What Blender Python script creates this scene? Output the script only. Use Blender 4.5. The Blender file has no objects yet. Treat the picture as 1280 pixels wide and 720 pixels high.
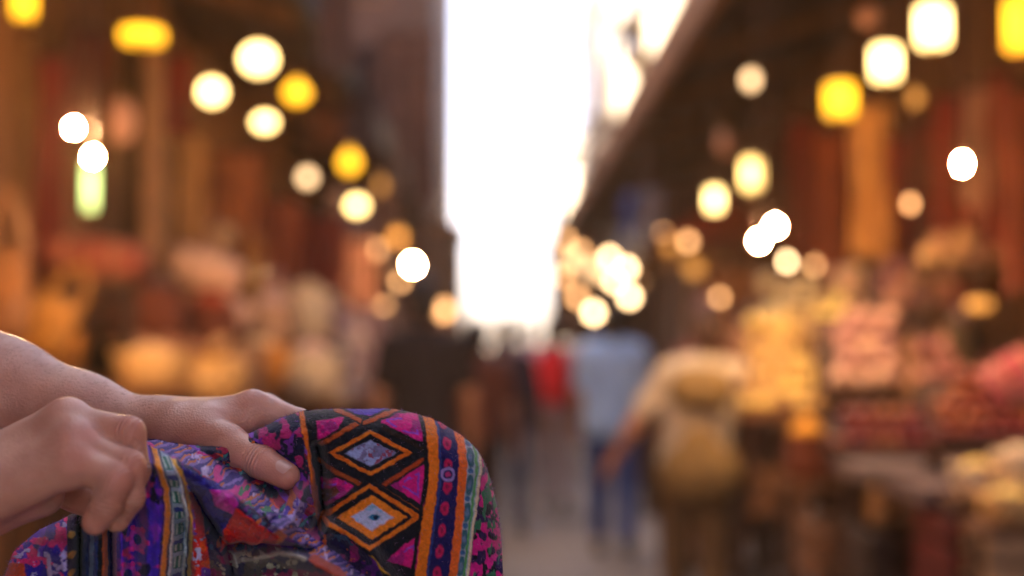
import bpy, math, random
import numpy as np
from mathutils import Vector, Matrix

R = math.radians
scene = bpy.context.scene
col = scene.collection
random.seed(7)
rng = np.random.default_rng(11)

# ------------------------------------------------------------------ camera
CAM_H, LENS, YAW, PITCH = 1.45, 50.0, R(0.8), R(2.25)
cam_data = bpy.data.cameras.new("camera")
cam = bpy.data.objects.new("camera", cam_data)
col.objects.link(cam)
cam.location = (0, 0, CAM_H)
cam.rotation_euler = (R(90) + PITCH, 0, -YAW)
cam_data.lens = LENS
cam_data.sensor_width = 36
cam_data.clip_start = 0.02
cam_data.clip_end = 3000
cam_data.dof.use_dof = True
cam_data.dof.focus_distance = 0.885
cam_data.dof.aperture_fstop = 2.65
scene.camera = cam

# ------------------------------------------------------------------ world, sun, exposure
SUN_EL, SUN_AZ = R(40), R(-60)      # azimuth measured clockwise from +Y
world = bpy.data.worlds.new("World")
scene.world = world
world.use_nodes = True
wn = world.node_tree
bg = wn.nodes["Background"]
sky = wn.nodes.new("ShaderNodeTexSky")
sky.sky_type = 'NISHITA'
sky.sun_disc = False
sky.sun_elevation = SUN_EL
sky.sun_rotation = SUN_AZ
sky.air_density = 0.35
sky.dust_density = 3.5
sky.ozone_density = 0.0
wn.links.new(sky.outputs[0], bg.inputs[0])
bg.inputs[1].default_value = 0.15
sun_data = bpy.data.lights.new("sun", 'SUN')
sun_data.energy = 4.0
sun_data.angle = R(0.5)
sun_data.color = (1.0, 0.9, 0.76)
sun = bpy.data.objects.new("sun", sun_data)
col.objects.link(sun)
sd = Vector((math.sin(SUN_AZ) * math.cos(SUN_EL), math.cos(SUN_AZ) * math.cos(SUN_EL), math.sin(SUN_EL)))
sun.rotation_euler = sd.to_track_quat('Z', 'Y').to_euler()
scene.view_settings.view_transform = 'Standard'
scene.view_settings.look = 'None'
scene.view_settings.gamma = 1.0
scene.view_settings.use_curve_mapping = False
scene.view_settings.exposure = 3.0
scene.render.engine = 'CYCLES'
scene.cycles.use_denoising = True
scene.cycles.max_bounces = 6
scene.cycles.sample_clamp_indirect = 6.0
scene.cycles.blur_glossy = 1.0
scene.cycles.caustics_reflective = False
scene.cycles.caustics_refractive = False

# ------------------------------------------------------------------ helpers
FPX = 1280 * LENS / 36.0
_fw = Vector((math.sin(YAW) * math.cos(PITCH), math.cos(YAW) * math.cos(PITCH), math.sin(PITCH)))
_rt = Vector((math.cos(YAW), -math.sin(YAW), 0))
_up = _rt.cross(_fw)

def at(px, py, Y):
    """World point seen at (px, py) of the 1280x720 photograph whose world y is Y (a layout aid)."""
    d = _fw + _rt * ((px - 640) / FPX) + _up * ((360 - py) / FPX)
    return Vector((0, 0, CAM_H)) + d * (Y / d.y)

def at_np(px, py, Y):
    px, py, Y = np.broadcast_arrays(px, py, Y)
    d = (np.array(_fw)[None] + np.array(_rt)[None] * ((px.ravel()[:, None] - 640) / FPX)
         + np.array(_up)[None] * ((360 - py.ravel()[:, None]) / FPX))
    return np.array([[0, 0, CAM_H]]) + d * (Y.ravel()[:, None] / d[:, 1:2])

def srgb(r, g=None, b=None):
    if g is None:
        h = r.lstrip('#'); r, g, b = (int(h[i:i + 2], 16) / 255 for i in (0, 2, 4))
    f = lambda c: c / 12.92 if c <= .04045 else ((c + .055) / 1.055) ** 2.4
    return (f(r), f(g), f(b))

def tag(o, label=None, cat=None, group=None, kind=None):
    if label: o["label"] = label
    if cat: o["category"] = cat
    if group: o["group"] = group
    if kind: o["kind"] = kind
    return o

def empty(name, loc=(0, 0, 0), rz=0, label=None, cat=None, group=None):
    o = bpy.data.objects.new(name, None)
    col.objects.link(o)
    o.location = loc
    o.rotation_euler = (0, 0, rz)
    o.empty_display_size = .1
    return tag(o, label, cat, group)

_mats = {}

def mat(name, rgb, rough=.7, var=.25, scale=6.0, metal=0.0, bump=0.0, bscale=60.0, sheen=0.0, rgb2=None, stretch=(1, 1, 1), coat=0.0, each=0.0):
    """Principled with noise-driven colour variation between two tones (object space)."""
    if name in _mats: return _mats[name]
    if isinstance(rgb, str): rgb = srgb(rgb)
    if isinstance(rgb2, str): rgb2 = srgb(rgb2)
    m = bpy.data.materials.new(name); m.use_nodes = True
    nt = m.node_tree; p = nt.nodes["Principled BSDF"]
    tc = nt.nodes.new("ShaderNodeTexCoord"); mp = nt.nodes.new("ShaderNodeMapping")
    mp.inputs["Scale"].default_value = stretch
    nt.links.new(tc.outputs["Object"], mp.inputs[0])
    n = nt.nodes.new("ShaderNodeTexNoise"); n.inputs["Scale"].default_value = scale; n.inputs["Detail"].default_value = 5
    nt.links.new(mp.outputs[0], n.inputs["Vector"])
    cr = nt.nodes.new("ShaderNodeValToRGB")
    a = tuple(c * (1 - var) for c in rgb); b = rgb2 if rgb2 else tuple(min(1, c * (1 + var)) for c in rgb)
    cr.color_ramp.elements[0].position = .35; cr.color_ramp.elements[0].color = (*a, 1)
    cr.color_ramp.elements[1].position = .65; cr.color_ramp.elements[1].color = (*b, 1)
    nt.links.new(n.outputs[0], cr.inputs[0]); nt.links.new(cr.outputs[0], p.inputs["Base Color"])
    if each:                                   # every piece of a kind has its own tone
        oi = nt.nodes.new("ShaderNodeObjectInfo"); hs = nt.nodes.new("ShaderNodeHueSaturation")
        mr = nt.nodes.new("ShaderNodeMapRange"); mr.inputs[3].default_value = 1 - each; mr.inputs[4].default_value = 1 + each * .6
        mh = nt.nodes.new("ShaderNodeMapRange"); mh.inputs[3].default_value = .5 - each * .05; mh.inputs[4].default_value = .5 + each * .05
        nt.links.new(oi.outputs["Random"], mr.inputs[0]); nt.links.new(oi.outputs["Random"], mh.inputs[0])
        nt.links.new(mr.outputs[0], hs.inputs["Value"]); nt.links.new(mh.outputs[0], hs.inputs["Hue"])
        nt.links.new(cr.outputs[0], hs.inputs["Color"]); nt.links.new(hs.outputs[0], p.inputs["Base Color"])
    p.inputs["Roughness"].default_value = rough; p.inputs["Metallic"].default_value = metal
    p.inputs["Sheen Weight"].default_value = sheen; p.inputs["Coat Weight"].default_value = coat
    if bump:
        bn = nt.nodes.new("ShaderNodeTexNoise"); bn.inputs["Scale"].default_value = bscale
        nt.links.new(mp.outputs[0], bn.inputs["Vector"])
        bu = nt.nodes.new("ShaderNodeBump"); bu.inputs["Strength"].default_value = bump; bu.inputs["Distance"].default_value = .01
        nt.links.new(bn.outputs[0], bu.inputs["Height"]); nt.links.new(bu.outputs[0], p.inputs["Normal"])
    _mats[name] = m
    return m

def lamp_mat(name, rgb, strength, edge=.25):
    """glowing lamp shade, brightest around its bulb at mid height and dimmer towards both ends"""
    if name in _mats: return _mats[name]
    m = bpy.data.materials.new(name); m.use_nodes = True
    nt = m.node_tree; p = nt.nodes["Principled BSDF"]
    tc = nt.nodes.new("ShaderNodeTexCoord"); sp = nt.nodes.new("ShaderNodeSeparateXYZ"); nt.links.new(tc.outputs["Generated"], sp.inputs[0])
    cr = nt.nodes.new("ShaderNodeValToRGB"); cr.color_ramp.interpolation = 'B_SPLINE'
    e = cr.color_ramp.elements
    e[0].position = 0; e[0].color = (edge,) * 3 + (1,); e[1].position = 1; e[1].color = (edge,) * 3 + (1,)
    k = e.new(.5); k.color = (1, 1, 1, 1)
    nt.links.new(sp.outputs[2], cr.inputs[0])
    mu = nt.nodes.new("ShaderNodeMath"); mu.operation = 'MULTIPLY'; mu.inputs[1].default_value = strength
    nt.links.new(cr.outputs[0], mu.inputs[0]); nt.links.new(mu.outputs[0], p.inputs["Emission Strength"])
    p.inputs["Emission Color"].default_value = (*rgb, 1); p.inputs["Base Color"].default_value = (.5, .25 + .2 * rgb[2], .6 * rgb[2], 1); p.inputs["Roughness"].default_value = .5
    _mats[name] = m
    return m

def emis(name, rgb, strength, base=None):
    if name in _mats: return _mats[name]
    if isinstance(rgb, str): rgb = srgb(rgb)
    m = bpy.data.materials.new(name); m.use_nodes = True
    p = m.node_tree.nodes["Principled BSDF"]
    p.inputs["Base Color"].default_value = (*(base or rgb), 1)
    p.inputs["Emission Color"].default_value = (*rgb, 1)
    p.inputs["Emission Strength"].default_value = strength
    p.inputs["Roughness"].default_value = .4
    _mats[name] = m
    return m

class MB:
    """Collects shapes into ONE mesh."""
    def __init__(s): s.v = []; s.f = []
    def add(s, vs, fs):
        o = len(s.v); s.v += [tuple(v) for v in vs]; s.f += [tuple(i + o for i in f) for f in fs]; return s
    def box(s, c, d, rz=0, ch=0.0):
        x, y, z = (k / 2 for k in d)
        ch = min(ch, x * .9, y * .9)
        if ch: ring = [(x - ch, -y), (x, -y + ch), (x, y - ch), (x - ch, y), (-x + ch, y), (-x, y - ch), (-x, -y + ch), (-x + ch, -y)]
        else: ring = [(x, -y), (x, y), (-x, y), (-x, -y)]
        n = len(ring); cs, sn = math.cos(rz), math.sin(rz)
        vs = [(c[0] + a * cs - b * sn, c[1] + a * sn + b * cs, c[2] + h) for h in (-z, z) for a, b in ring]
        fs = [(i, (i + 1) % n, n + (i + 1) % n, n + i) for i in range(n)] + [tuple(range(n - 1, -1, -1)), tuple(range(n, 2 * n))]
        return s.add(vs, fs)
    def lathe(s, c, prof, n=20, sx=1, sy=1, wob=0, seed=0):
        r_ = random.Random(seed); ph = r_.random() * 6
        vs = []; m = len(prof)
        for r, z in prof:
            for i in range(n):
                a = 2 * math.pi * i / n
                k = 1 + wob * math.sin(3 * a + ph + z * 9)
                vs.append((c[0] + r * k * sx * math.cos(a), c[1] + r * k * sy * math.sin(a), c[2] + z))
        fs = [(j * n + i, j * n + (i + 1) % n, (j + 1) * n + (i + 1) % n, (j + 1) * n + i) for j in range(m - 1) for i in range(n)]
        fs += [tuple(range(n - 1, -1, -1)), tuple((m - 1) * n + i for i in range(n))]
        return s.add(vs, fs)
    def tube(s, pts, rad, n=8):
        pts = [Vector(p) for p in pts]; vs = []
        rad = rad if isinstance(rad, (list, tuple)) else [rad] * len(pts)
        for k, p in enumerate(pts):
            t = (pts[min(k + 1, len(pts) - 1)] - pts[max(k - 1, 0)]).normalized()
            u = t.orthogonal().normalized() if k == 0 else (u - t * u.dot(t)).normalized()
            w = t.cross(u)
            vs += [p + (u * math.cos(2 * math.pi * i / n) + w * math.sin(2 * math.pi * i / n)) * rad[k] for i in range(n)]
        m = len(pts)
        fs = [(j * n + i, j * n + (i + 1) % n, (j + 1) * n + (i + 1) % n, (j + 1) * n + i) for j in range(m - 1) for i in range(n)]
        fs += [tuple(range(n - 1, -1, -1)), tuple((m - 1) * n + i for i in range(n))]
        return s.add(vs, fs)
    def build(s, name, m, parent=None, smooth=False):
        me = bpy.data.meshes.new(name); me.from_pydata(s.v, [], s.f); me.update()
        if smooth: me.polygons.foreach_set("use_smooth", [True] * len(me.polygons))
        me.materials.append(m)
        o = bpy.data.objects.new(name, me); col.objects.link(o)
        if parent: o.parent = parent
        return o

def copy_tree(o, parent=None):
    c = o.copy(); col.objects.link(c); c.parent = parent
    for ch in list(o.children): copy_tree(ch, c)
    return c

# ---- implicit surfaces ------------------------------------------------------
def smin(a, b, k):
    h = np.maximum(k - np.abs(a - b), 0) / k
    return np.minimum(a, b) - h * h * k * .25

def cap_field(G, pr):
    """tapered capsule: (a, b, ra, rb[, squash(sx,sy,sz)])"""
    a = np.array(pr[0], np.float32); b = np.array(pr[1], np.float32); ra, rb = pr[2], pr[3]
    s = np.array(pr[4], np.float32) if len(pr) > 4 else np.ones(3, np.float32)
    X = [(g - a[i]) / s[i] for i, g in enumerate(G)]
    d = (b - a) / s; dd = float((d * d).sum()) + 1e-9
    t = np.clip((X[0] * d[0] + X[1] * d[1] + X[2] * d[2]) / dd, 0, 1)
    q = sum((X[i] - t * d[i]) ** 2 for i in range(3))
    return (np.sqrt(q) - (ra + t * (rb - ra))) * float(s.min() ** .5)

def grid(lo, hi, h):
    ax = [np.arange(lo[i] - 2 * h, hi[i] + 3 * h, h, dtype=np.float32) for i in range(3)]
    return np.meshgrid(*ax, indexing='ij', sparse=True), ax

def bounds(prims, pad=.02):
    P = np.array([np.minimum(p[0], p[1]) - max(p[2], p[3]) * (max(p[4]) if len(p) > 4 else 1) for p in prims]).min(0) - pad
    Q = np.array([np.maximum(p[0], p[1]) + max(p[2], p[3]) * (max(p[4]) if len(p) > 4 else 1) for p in prims]).max(0) + pad
    return P, Q

def union_field(G, prims, k):
    F = None
    for p in prims:
        f = cap_field(G, p)
        F = f if F is None else smin(F, f, k)
    return F

def surfnet(F, ax):
    """naive surface nets -> (verts Nx3, quads)"""
    F = np.ascontiguousarray(F, np.float32); nx, ny, nz = F.shape
    ins = F < 0
    c = np.zeros((nx - 1, ny - 1, nz - 1), np.int8)
    for i in (0, 1):
        for j in (0, 1):
            for k in (0, 1):
                c += ins[i:nx - 1 + i, j:ny - 1 + j, k:nz - 1 + k]
    act = np.argwhere((c > 0) & (c < 8))
    I = np.full((nx - 1, ny - 1, nz - 1), -1, np.int64)
    I[act[:, 0], act[:, 1], act[:, 2]] = np.arange(len(act))
    acc = np.zeros((len(act), 3)); cnt = np.zeros(len(act))
    corners = [(i, j, k) for i in (0, 1) for j in (0, 1) for k in (0, 1)]
    for a in corners:
        for ax_ in range(3):
            if a[ax_]: continue
            b = list(a); b[ax_] = 1
            fa = F[act[:, 0] + a[0], act[:, 1] + a[1], act[:, 2] + a[2]]
            fb = F[act[:, 0] + b[0], act[:, 1] + b[1], act[:, 2] + b[2]]
            m = (fa < 0) != (fb < 0)
            t = np.where(m, fa / np.where(m, fa - fb, 1), 0)
            p = np.array(a, float)[None].repeat(len(act), 0); p[:, ax_] += t
            acc[m] += p[m]; cnt[m] += 1
    V = act + acc / np.maximum(cnt, 1)[:, None]
    h = ax[0][1] - ax[0][0]
    V = V * h + np.array([ax[0][0], ax[1][0], ax[2][0]])
    quads = []
    for d in range(3):
        e1, e2 = [(1, 2), (2, 0), (0, 1)][d]
        sl0 = [slice(1, -1)] * 3; sl1 = [slice(1, -1)] * 3
        sl0[d] = slice(0, -1); sl1[d] = slice(1, None)
        a = ins[tuple(sl0)]; b = ins[tuple(sl1)]
        for flip, m in ((False, a & ~b), (True, b & ~a)):
            ix = np.argwhere(m)
            off = np.ones(3, int); off[d] = 0
            ix = ix + off
            def g(o1, o2):
                q = ix.copy(); q[:, e1] -= o1; q[:, e2] -= o2
                return I[q[:, 0], q[:, 1], q[:, 2]]
            Q = np.stack([g(1, 1), g(0, 1), g(0, 0), g(1, 0)], 1)
            if flip: Q = Q[:, ::-1]
            quads.append(Q)
    Q = np.concatenate(quads)
    return V, Q[(Q >= 0).all(1)]

def mesh_np(name, V, Q, m, parent=None, smooth=True):
    me = bpy.data.meshes.new(name)
    k = Q.shape[1]
    me.vertices.add(len(V)); me.vertices.foreach_set("co", np.ascontiguousarray(V, np.float32).ravel())
    me.loops.add(len(Q) * k); me.loops.foreach_set("vertex_index", np.ascontiguousarray(Q, np.int32).ravel())
    me.polygons.add(len(Q)); me.polygons.foreach_set("loop_start", np.arange(0, len(Q) * k, k, dtype=np.int32))
    me.update(calc_edges=True)
    me.polygons.foreach_set("use_smooth", np.full(len(Q), smooth))
    me.validate()
    me.materials.append(m)
    o = bpy.data.objects.new(name, me); col.objects.link(o)
    if parent: o.parent = parent
    return o

def vnoise(x, y, seed=0):
    """2-D value noise in 0..1"""
    x = np.asarray(x, float); y = np.asarray(y, float)
    xi = np.floor(x).astype(np.int64); yi = np.floor(y).astype(np.int64)
    fx = x - xi; fy = y - yi
    fx = fx * fx * (3 - 2 * fx); fy = fy * fy * (3 - 2 * fy)
    def h(a, b):
        n = (a * 374761393 + b * 668265263 + seed * 982451653) & 0x7fffffff
        n = ((n ^ (n >> 13)) * 1274126177) & 0x7fffffff
        return ((n ^ (n >> 16)) & 0xffff) / 65535.0
    return (h(xi, yi) * (1 - fx) + h(xi + 1, yi) * fx) * (1 - fy) + (h(xi, yi + 1) * (1 - fx) + h(xi + 1, yi + 1) * fx) * fy

def fbm(x, y, seed=0, n=4):
    s = 0; a = .5; t = 0
    for i in range(n):
        s = s + a * vnoise(x * 2 ** i, y * 2 ** i, seed + i); t += a; a *= .5
    return s / t
# ================================================================== the setting
stone = mat("paving_stone", '#9a8e88', .75, .18, 1.4, bump=.3, bscale=25)
nt = stone.node_tree; p = nt.nodes["Principled BSDF"]
br = nt.nodes.new("ShaderNodeTexBrick"); tcb = nt.nodes.new("ShaderNodeTexCoord")
br.inputs["Scale"].default_value = 1.6; br.inputs["Mortar Size"].default_value = .012
br.inputs["Color1"].default_value = (*srgb('#968a82'), 1); br.inputs["Color2"].default_value = (*srgb('#847872'), 1); br.inputs["Mortar"].default_value = (*srgb('#4d4745'), 1)
nt.links.new(tcb.outputs["Object"], br.inputs["Vector"]); nt.links.new(br.outputs["Color"], p.inputs["Base Color"])
g = MB(); g.add([(-900, -40, 0), (900, -40, 0), (900, 1600, 0), (-900, 1600, 0)], [(0, 1, 2, 3)])
tag(g.build("ground", mat("dusty_ground", '#a59684', .9, .15, .3)), kind="structure")
g = MB(); g.add([(-2.1, -6, .004), (2.9, -6, .004), (2.9, 60, .004), (-2.1, 60, .004)], [(0, 1, 2, 3)])
tag(g.build("alley_pavement", stone), kind="structure")

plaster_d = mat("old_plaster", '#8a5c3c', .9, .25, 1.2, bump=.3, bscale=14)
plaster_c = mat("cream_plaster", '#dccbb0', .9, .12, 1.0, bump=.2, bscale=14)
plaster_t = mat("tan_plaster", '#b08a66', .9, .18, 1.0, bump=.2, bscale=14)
wood_d = mat("dark_wood", '#3c2417', .7, .3, 4, stretch=(6, .6, 6))
wood_m = mat("brown_wood", '#7a5030', .7, .3, 4, stretch=(6, .6, 6))
wood_l = mat("tan_wood", '#a8825c', .7, .22, 4, stretch=(6, .6, 6))
glass = mat("dim_glass", '#20242a', .15, .1, 3)
canvas_w = mat("white_canvas", '#e9e2d4', .85, .05, 3)

def window(parent, c, d, m_f=None):
    """a framed window set 20 mm proud of a wall; c centre, d size (x, y, z)"""
    m = MB(); m.box(c, d); f = m.build("window", m_f or wood_m, parent)
    e = .09
    thin = 0 if d[0] < d[1] else 1
    dd = [d[0] - e, d[1] - e, d[2] - e]; dd[thin] = d[thin] + .02
    m = MB(); m.box(c, dd); m.build("pane", glass, f)
    return f

# near building behind the left stalls
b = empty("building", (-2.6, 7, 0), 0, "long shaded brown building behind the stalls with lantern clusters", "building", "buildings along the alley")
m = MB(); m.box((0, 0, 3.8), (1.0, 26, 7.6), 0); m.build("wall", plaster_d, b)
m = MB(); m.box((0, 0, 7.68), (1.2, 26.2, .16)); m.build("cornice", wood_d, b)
for y in (-8, -4, 0, 4, 8): window(b, (.53, y, 5.2), (.08, 1.0, 1.3))
# tall dark building that ends the left row against the sky
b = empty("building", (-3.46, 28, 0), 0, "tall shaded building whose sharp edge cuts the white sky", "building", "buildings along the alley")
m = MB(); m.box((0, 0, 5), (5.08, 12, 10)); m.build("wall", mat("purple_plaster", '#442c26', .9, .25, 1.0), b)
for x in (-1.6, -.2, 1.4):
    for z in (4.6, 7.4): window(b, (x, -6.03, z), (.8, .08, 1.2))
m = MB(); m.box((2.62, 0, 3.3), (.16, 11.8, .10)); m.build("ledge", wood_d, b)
# right building: lower wall behind the stalls, jettied sunlit upper storey
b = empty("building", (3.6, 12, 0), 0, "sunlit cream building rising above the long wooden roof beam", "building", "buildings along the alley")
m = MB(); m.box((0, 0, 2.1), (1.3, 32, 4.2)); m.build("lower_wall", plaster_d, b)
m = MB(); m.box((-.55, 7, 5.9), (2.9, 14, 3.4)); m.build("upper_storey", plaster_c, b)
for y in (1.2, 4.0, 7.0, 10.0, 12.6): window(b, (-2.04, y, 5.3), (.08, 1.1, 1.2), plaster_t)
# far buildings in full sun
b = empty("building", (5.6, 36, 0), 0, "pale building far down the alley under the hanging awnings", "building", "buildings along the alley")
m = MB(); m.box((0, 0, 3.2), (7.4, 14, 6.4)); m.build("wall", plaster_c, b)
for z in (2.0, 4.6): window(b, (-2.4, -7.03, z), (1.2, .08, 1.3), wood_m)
# roofs over the stalls
a = empty("stall_roof", (-1.5, 7.5, 0), 0, "dark wooden roof over the stalls with the crowded lanterns, edge beside the sky", "stall roof", "roofs over the stalls")
m = MB(); m.add([(-.6, -11, 3.56), (.62, -11, 3.20), (.62, 11, 3.20), (-.6, 11, 3.56), (-.6, -11, 3.62), (.62, -11, 3.26), (.62, 11, 3.26), (-.6, 11, 3.62)],
                [(3, 2, 1, 0), (4, 5, 6, 7), (0, 1, 5, 4), (1, 2, 6, 5), (2, 3, 7, 6), (3, 0, 4, 7)]); m.build("roof_panel", wood_d, a)
m = MB(); m.box((.60, 0, 3.10), (.07, 22, .16)); m.build("edge_beam", mat("tarred_wood", "#1c100a", .8, .2, 4), a)
for y in range(-10, 11, 2):
    m = MB(); m.add([(-.58, y, 3.45), (.56, y, 3.11), (.56, y + .1, 3.11), (-.58, y + .1, 3.45), (-.58, y, 3.54), (.56, y, 3.20), (.56, y + .1, 3.20), (-.58, y + .1, 3.54)],
                    [(3, 2, 1, 0), (4, 5, 6, 7), (0, 1, 5, 4), (1, 2, 6, 5), (2, 3, 7, 6), (3, 0, 4, 7)]); m.build("rafter", wood_m, a)
for y, x in ((-1.0, -.053), (3.2, -.15), (9, .2)):
    m = MB(); m.box((x, y, 1.67), (.09, .09, 3.34), 0, .01); m.build("post", wood_m, a)
a = empty("stall_roof", (2.1, 13, 0), 0, "long stall roof whose tan beam runs diagonally down from the sky", "stall roof", "roofs over the stalls")
m = MB(); m.add([(-.83, -14, 3.52), (.83, -14, 3.96), (.83, 19.5, 3.96), (-.83, 19.5, 3.52), (-.83, -14, 3.58), (.83, -14, 4.02), (.83, 19.5, 4.02), (-.83, 19.5, 3.58)],
                [(3, 2, 1, 0), (4, 5, 6, 7), (0, 1, 5, 4), (1, 2, 6, 5), (2, 3, 7, 6), (3, 0, 4, 7)]); m.build("roof_panel", wood_d, a)
m = MB(); m.box((-.87, 2.75, 3.48), (.08, 33.5, .30)); m.build("edge_beam", wood_m, a)
for y in range(-13, 20, 2):
    m = MB(); m.add([(-.8, y, 3.44), (.8, y, 3.86), (.8, y + .1, 3.86), (-.8, y + .1, 3.44), (-.8, y, 3.52), (.8, y, 3.94), (.8, y + .1, 3.94), (-.8, y + .1, 3.52)],
                    [(3, 2, 1, 0), (4, 5, 6, 7), (0, 1, 5, 4), (1, 2, 6, 5), (2, 3, 7, 6), (3, 0, 4, 7)]); m.build("rafter", wood_m, a)
for y in (-7.5, -1, 5, 11, 18.5):
    m = MB(); m.box((-.78 if y > -5 else .1, y, 1.75), (.10, .10, 3.5), 0, .012); m.build("post", wood_d, a)

def awning(loc, w, dep, drop, hang, rz, m_, label):
    """sloping canvas with a scalloped valance and two arms"""
    a = empty("awning", loc, rz, label, "awning", "canvas awnings over the alley")
    n = 16; m = MB(); vs = []; top = []
    for i in range(n + 1):
        x = -w / 2 + w * i / n; sag = .04 * math.sin(math.pi * (i % 4) / 4)
        for k, (yy, zz) in enumerate(((0, 0), (-dep * .5, -drop * .5 - sag), (-dep, -drop), (-dep - .01, -drop - hang * (.72 + .28 * abs(math.sin(math.pi * i / 2)))))):
            vs.append((x, yy, zz))
    vs2 = [(v[0], v[1] + .006, v[2] - .012) for v in vs]; N = len(vs); fs = []
    for i in range(n):
        for k in range(3):
            a0 = i * 4 + k; fs.append((a0, a0 + 1, a0 + 5, a0 + 4)); fs.append((N + a0, N + a0 + 4, N + a0 + 5, N + a0 + 1))
    m.add(vs + vs2, fs); m.build("canvas", m_, a)
    for sx_ in (-1, 1):
        m = MB(); m.tube([(sx_ * w * .48, 0, -.25), (sx_ * w * .48, -dep, -drop - .03)], .02); m.build("arm", wood_d, a)
    return a
awning((1.58, 15.4, 5.05), 1.5, .35, .35, .9, R(-90), canvas_w, "white awning hanging highest on the sunlit upper wall")
awning((1.58, 19.5, 4.75), 1.8, .35, .35, .8, R(-90), canvas_w, "white awning in the middle of the sunlit upper wall")
awning((1.58, 24.5, 4.9), 2.0, .45, .3, 1.6, R(-90), canvas_w, "deep white awning at the far end of the upper wall")
awning((-.92, 24.4, 3.55), 3.6, .30, .18, .25, R(90), mat("brown_canvas", '#5a3a2a', .9, .2, 4), "brown awning low on the tall shaded building")

t_ = empty("shade_cloth", (.2, -3.5, 3.5), 0, "wide sand coloured cloth stretched across the alley overhead", "shade cloth")
m = MB(); vs = []; nx, ny = 20, 20
for L_ in (0, 1):
    for j in range(ny + 1):
        for i in range(nx + 1):
            u_, v_ = i / nx, j / ny
            vs.append(((u_ - .5) * 2.5, (v_ - .5) * 7.2, -.22 * math.sin(math.pi * u_) - .10 * abs(math.sin(math.pi * v_ * 4)) * math.sin(math.pi * u_) + L_ * .01))
N = (nx + 1) * (ny + 1); fs = []
for j in range(ny):
    for i in range(nx):
        k = j * (nx + 1) + i
        fs += [(k, k + nx + 1, k + nx + 2, k + 1), (N + k, N + k + 1, N + k + nx + 2, N + k + nx + 1)]
m.add(vs, fs); m.build("canvas", mat("sand_canvas", '#b08a5c', .9, .1, 3), t_, True)
for v_ in (-3.6, -1.8, 0, 1.8, 3.6):
    m = MB(); m.tube([(-1.28, v_, .03), (1.25, v_, .03)], .015); m.build("rope", wood_l, t_)

# ------------------------------------------------------------------ lamps
W1 = lamp_mat("lamp_white", (1.0, .64, .22), 2.2); W2 = lamp_mat("lamp_cream", (1.0, .62, .30), .9); Y1 = lamp_mat("lamp_yellow", (1.0, .44, .015), .85)
AM = lamp_mat("lamp_amber", (1.0, .40, .08), .22); BW = emis("bulb_white", (1.0, .58, .24), 900.0); BN = emis("bulb_near", (1.0, .60, .27), 1500.0); BP = emis("bulb_pair", (1.0, .60, .26), 320.0); BC = emis("bulb_cream", (1.0, .62, .30), 2.4)
BA = emis("bulb_amber", (1.0, .48, .18), .9); GR = lamp_mat("lamp_green", (.62, 1.0, .30), .7); DIM = mat("unlit_paper", '#c08a72', .8, .1, 6)
brass = mat("brass", '#a87a3a', .35, .2, 12, metal=.9)
PROF = {
    'globe': lambda r, h: [(r * .30, -h / 2), (r * .78, -h * .36), (r, -h * .12), (r, h * .12), (r * .78, h * .36), (r * .30, h / 2)],
    'drum': lambda r, h: [(r * .9, -h / 2), (r, -h * .46), (r, h * .46), (r * .9, h / 2)],
    'onion': lambda r, h: [(r * .15, -h / 2), (r * .7, -h * .34), (r, -h * .08), (r * .8, h * .18), (r * .42, h * .36), (r * .25, h / 2)],
    'bulb': lambda r, h: [(r * .2, -h / 2), (r * .8, -h * .3), (r, -h * .02), (r * .8, h * .25), (r * .35, h / 2)],
}
def lamp(px, py, w, h, Y, shape, m_, label, top=None, group="lit lanterns hanging under the stall roofs"):
    """lantern whose glowing body is w x h photo pixels at depth Y; it hangs on a cord from the roof above it"""
    c = at(px, py, Y); k = Y / FPX; r = w * k / 2; hh = h * k
    name = "light_bulb" if shape == 'bulb' else "lantern"
    t_ = empty(name, c, random.random() * 6, label, "bulb" if shape == 'bulb' else "lantern", group)
    m = MB(); m.lathe((0, 0, 0), PROF[shape](r, hh), 18); m.build("glass" if shape == 'bulb' else "lamp_shade", m_, t_, True)
    m = MB(); m.lathe((0, 0, hh / 2), [(r * .5, 0), (r * .42, hh * .10), (r * .12, hh * .2)], 14); m.build("cap", brass, t_)
    if shape in ('onion', 'drum'):
        m = MB(); m.lathe((0, 0, -hh / 2), [(.002, -hh * .22), (r * .12, -hh * .14), (r * .35, 0)], 12); m.build("finial", brass, t_)
    if top is None:
        if c.x < -.87: top = 3.44 - (c.x + 2.1) * .30
        elif c.x > 1.27: top = 3.60 + (c.x - 1.27) * .265
        else: top = 3.35
    m = MB(); m.tube([(0, 0, hh / 2 + hh * .18), (0, 0, max(top - c.z, hh))], .006, 6); m.build("cord", wood_d, t_)
    return t_
lw = "lit lanterns hanging under the stall roofs"
# left side
lamp(30, 5, 26, 34, 5.6, 'drum', Y1, "yellow lantern cut by the top corner over the brown cloth")
lamp(178, 45, 52, 16, 5.8, 'drum', Y1, "wide flat yellow lantern near the top, alone")
lamp(323, 74, 38, 34, 6.4, 'globe', W1, "largest white lantern, topmost of the cluster of four")
lamp(265, 115, 28, 28, 6.4, 'globe', W1, "white lantern at the outer side of the cluster of four")
lamp(331, 153, 24, 18, 6.6, 'globe', W1, "lowest white lantern of the cluster of four")
lamp(371, 115, 30, 30, 6.9, 'onion', Y1, "yellow lantern of the cluster of four")
lamp(384, 222, 16, 18, 8.2, 'globe', W2, "small cream lantern beside the tall yellow one")
lamp(437, 202, 24, 30, 8.6, 'onion', Y1, "yellow onion shaped lantern highest in the small cluster")
lamp(446, 257, 20, 18, 8.6, 'globe', W1, "white lantern lowest in the small cluster")
lamp(476, 232, 12, 22, 9.4, 'onion', AM, "dim amber lantern behind the small cluster")
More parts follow.
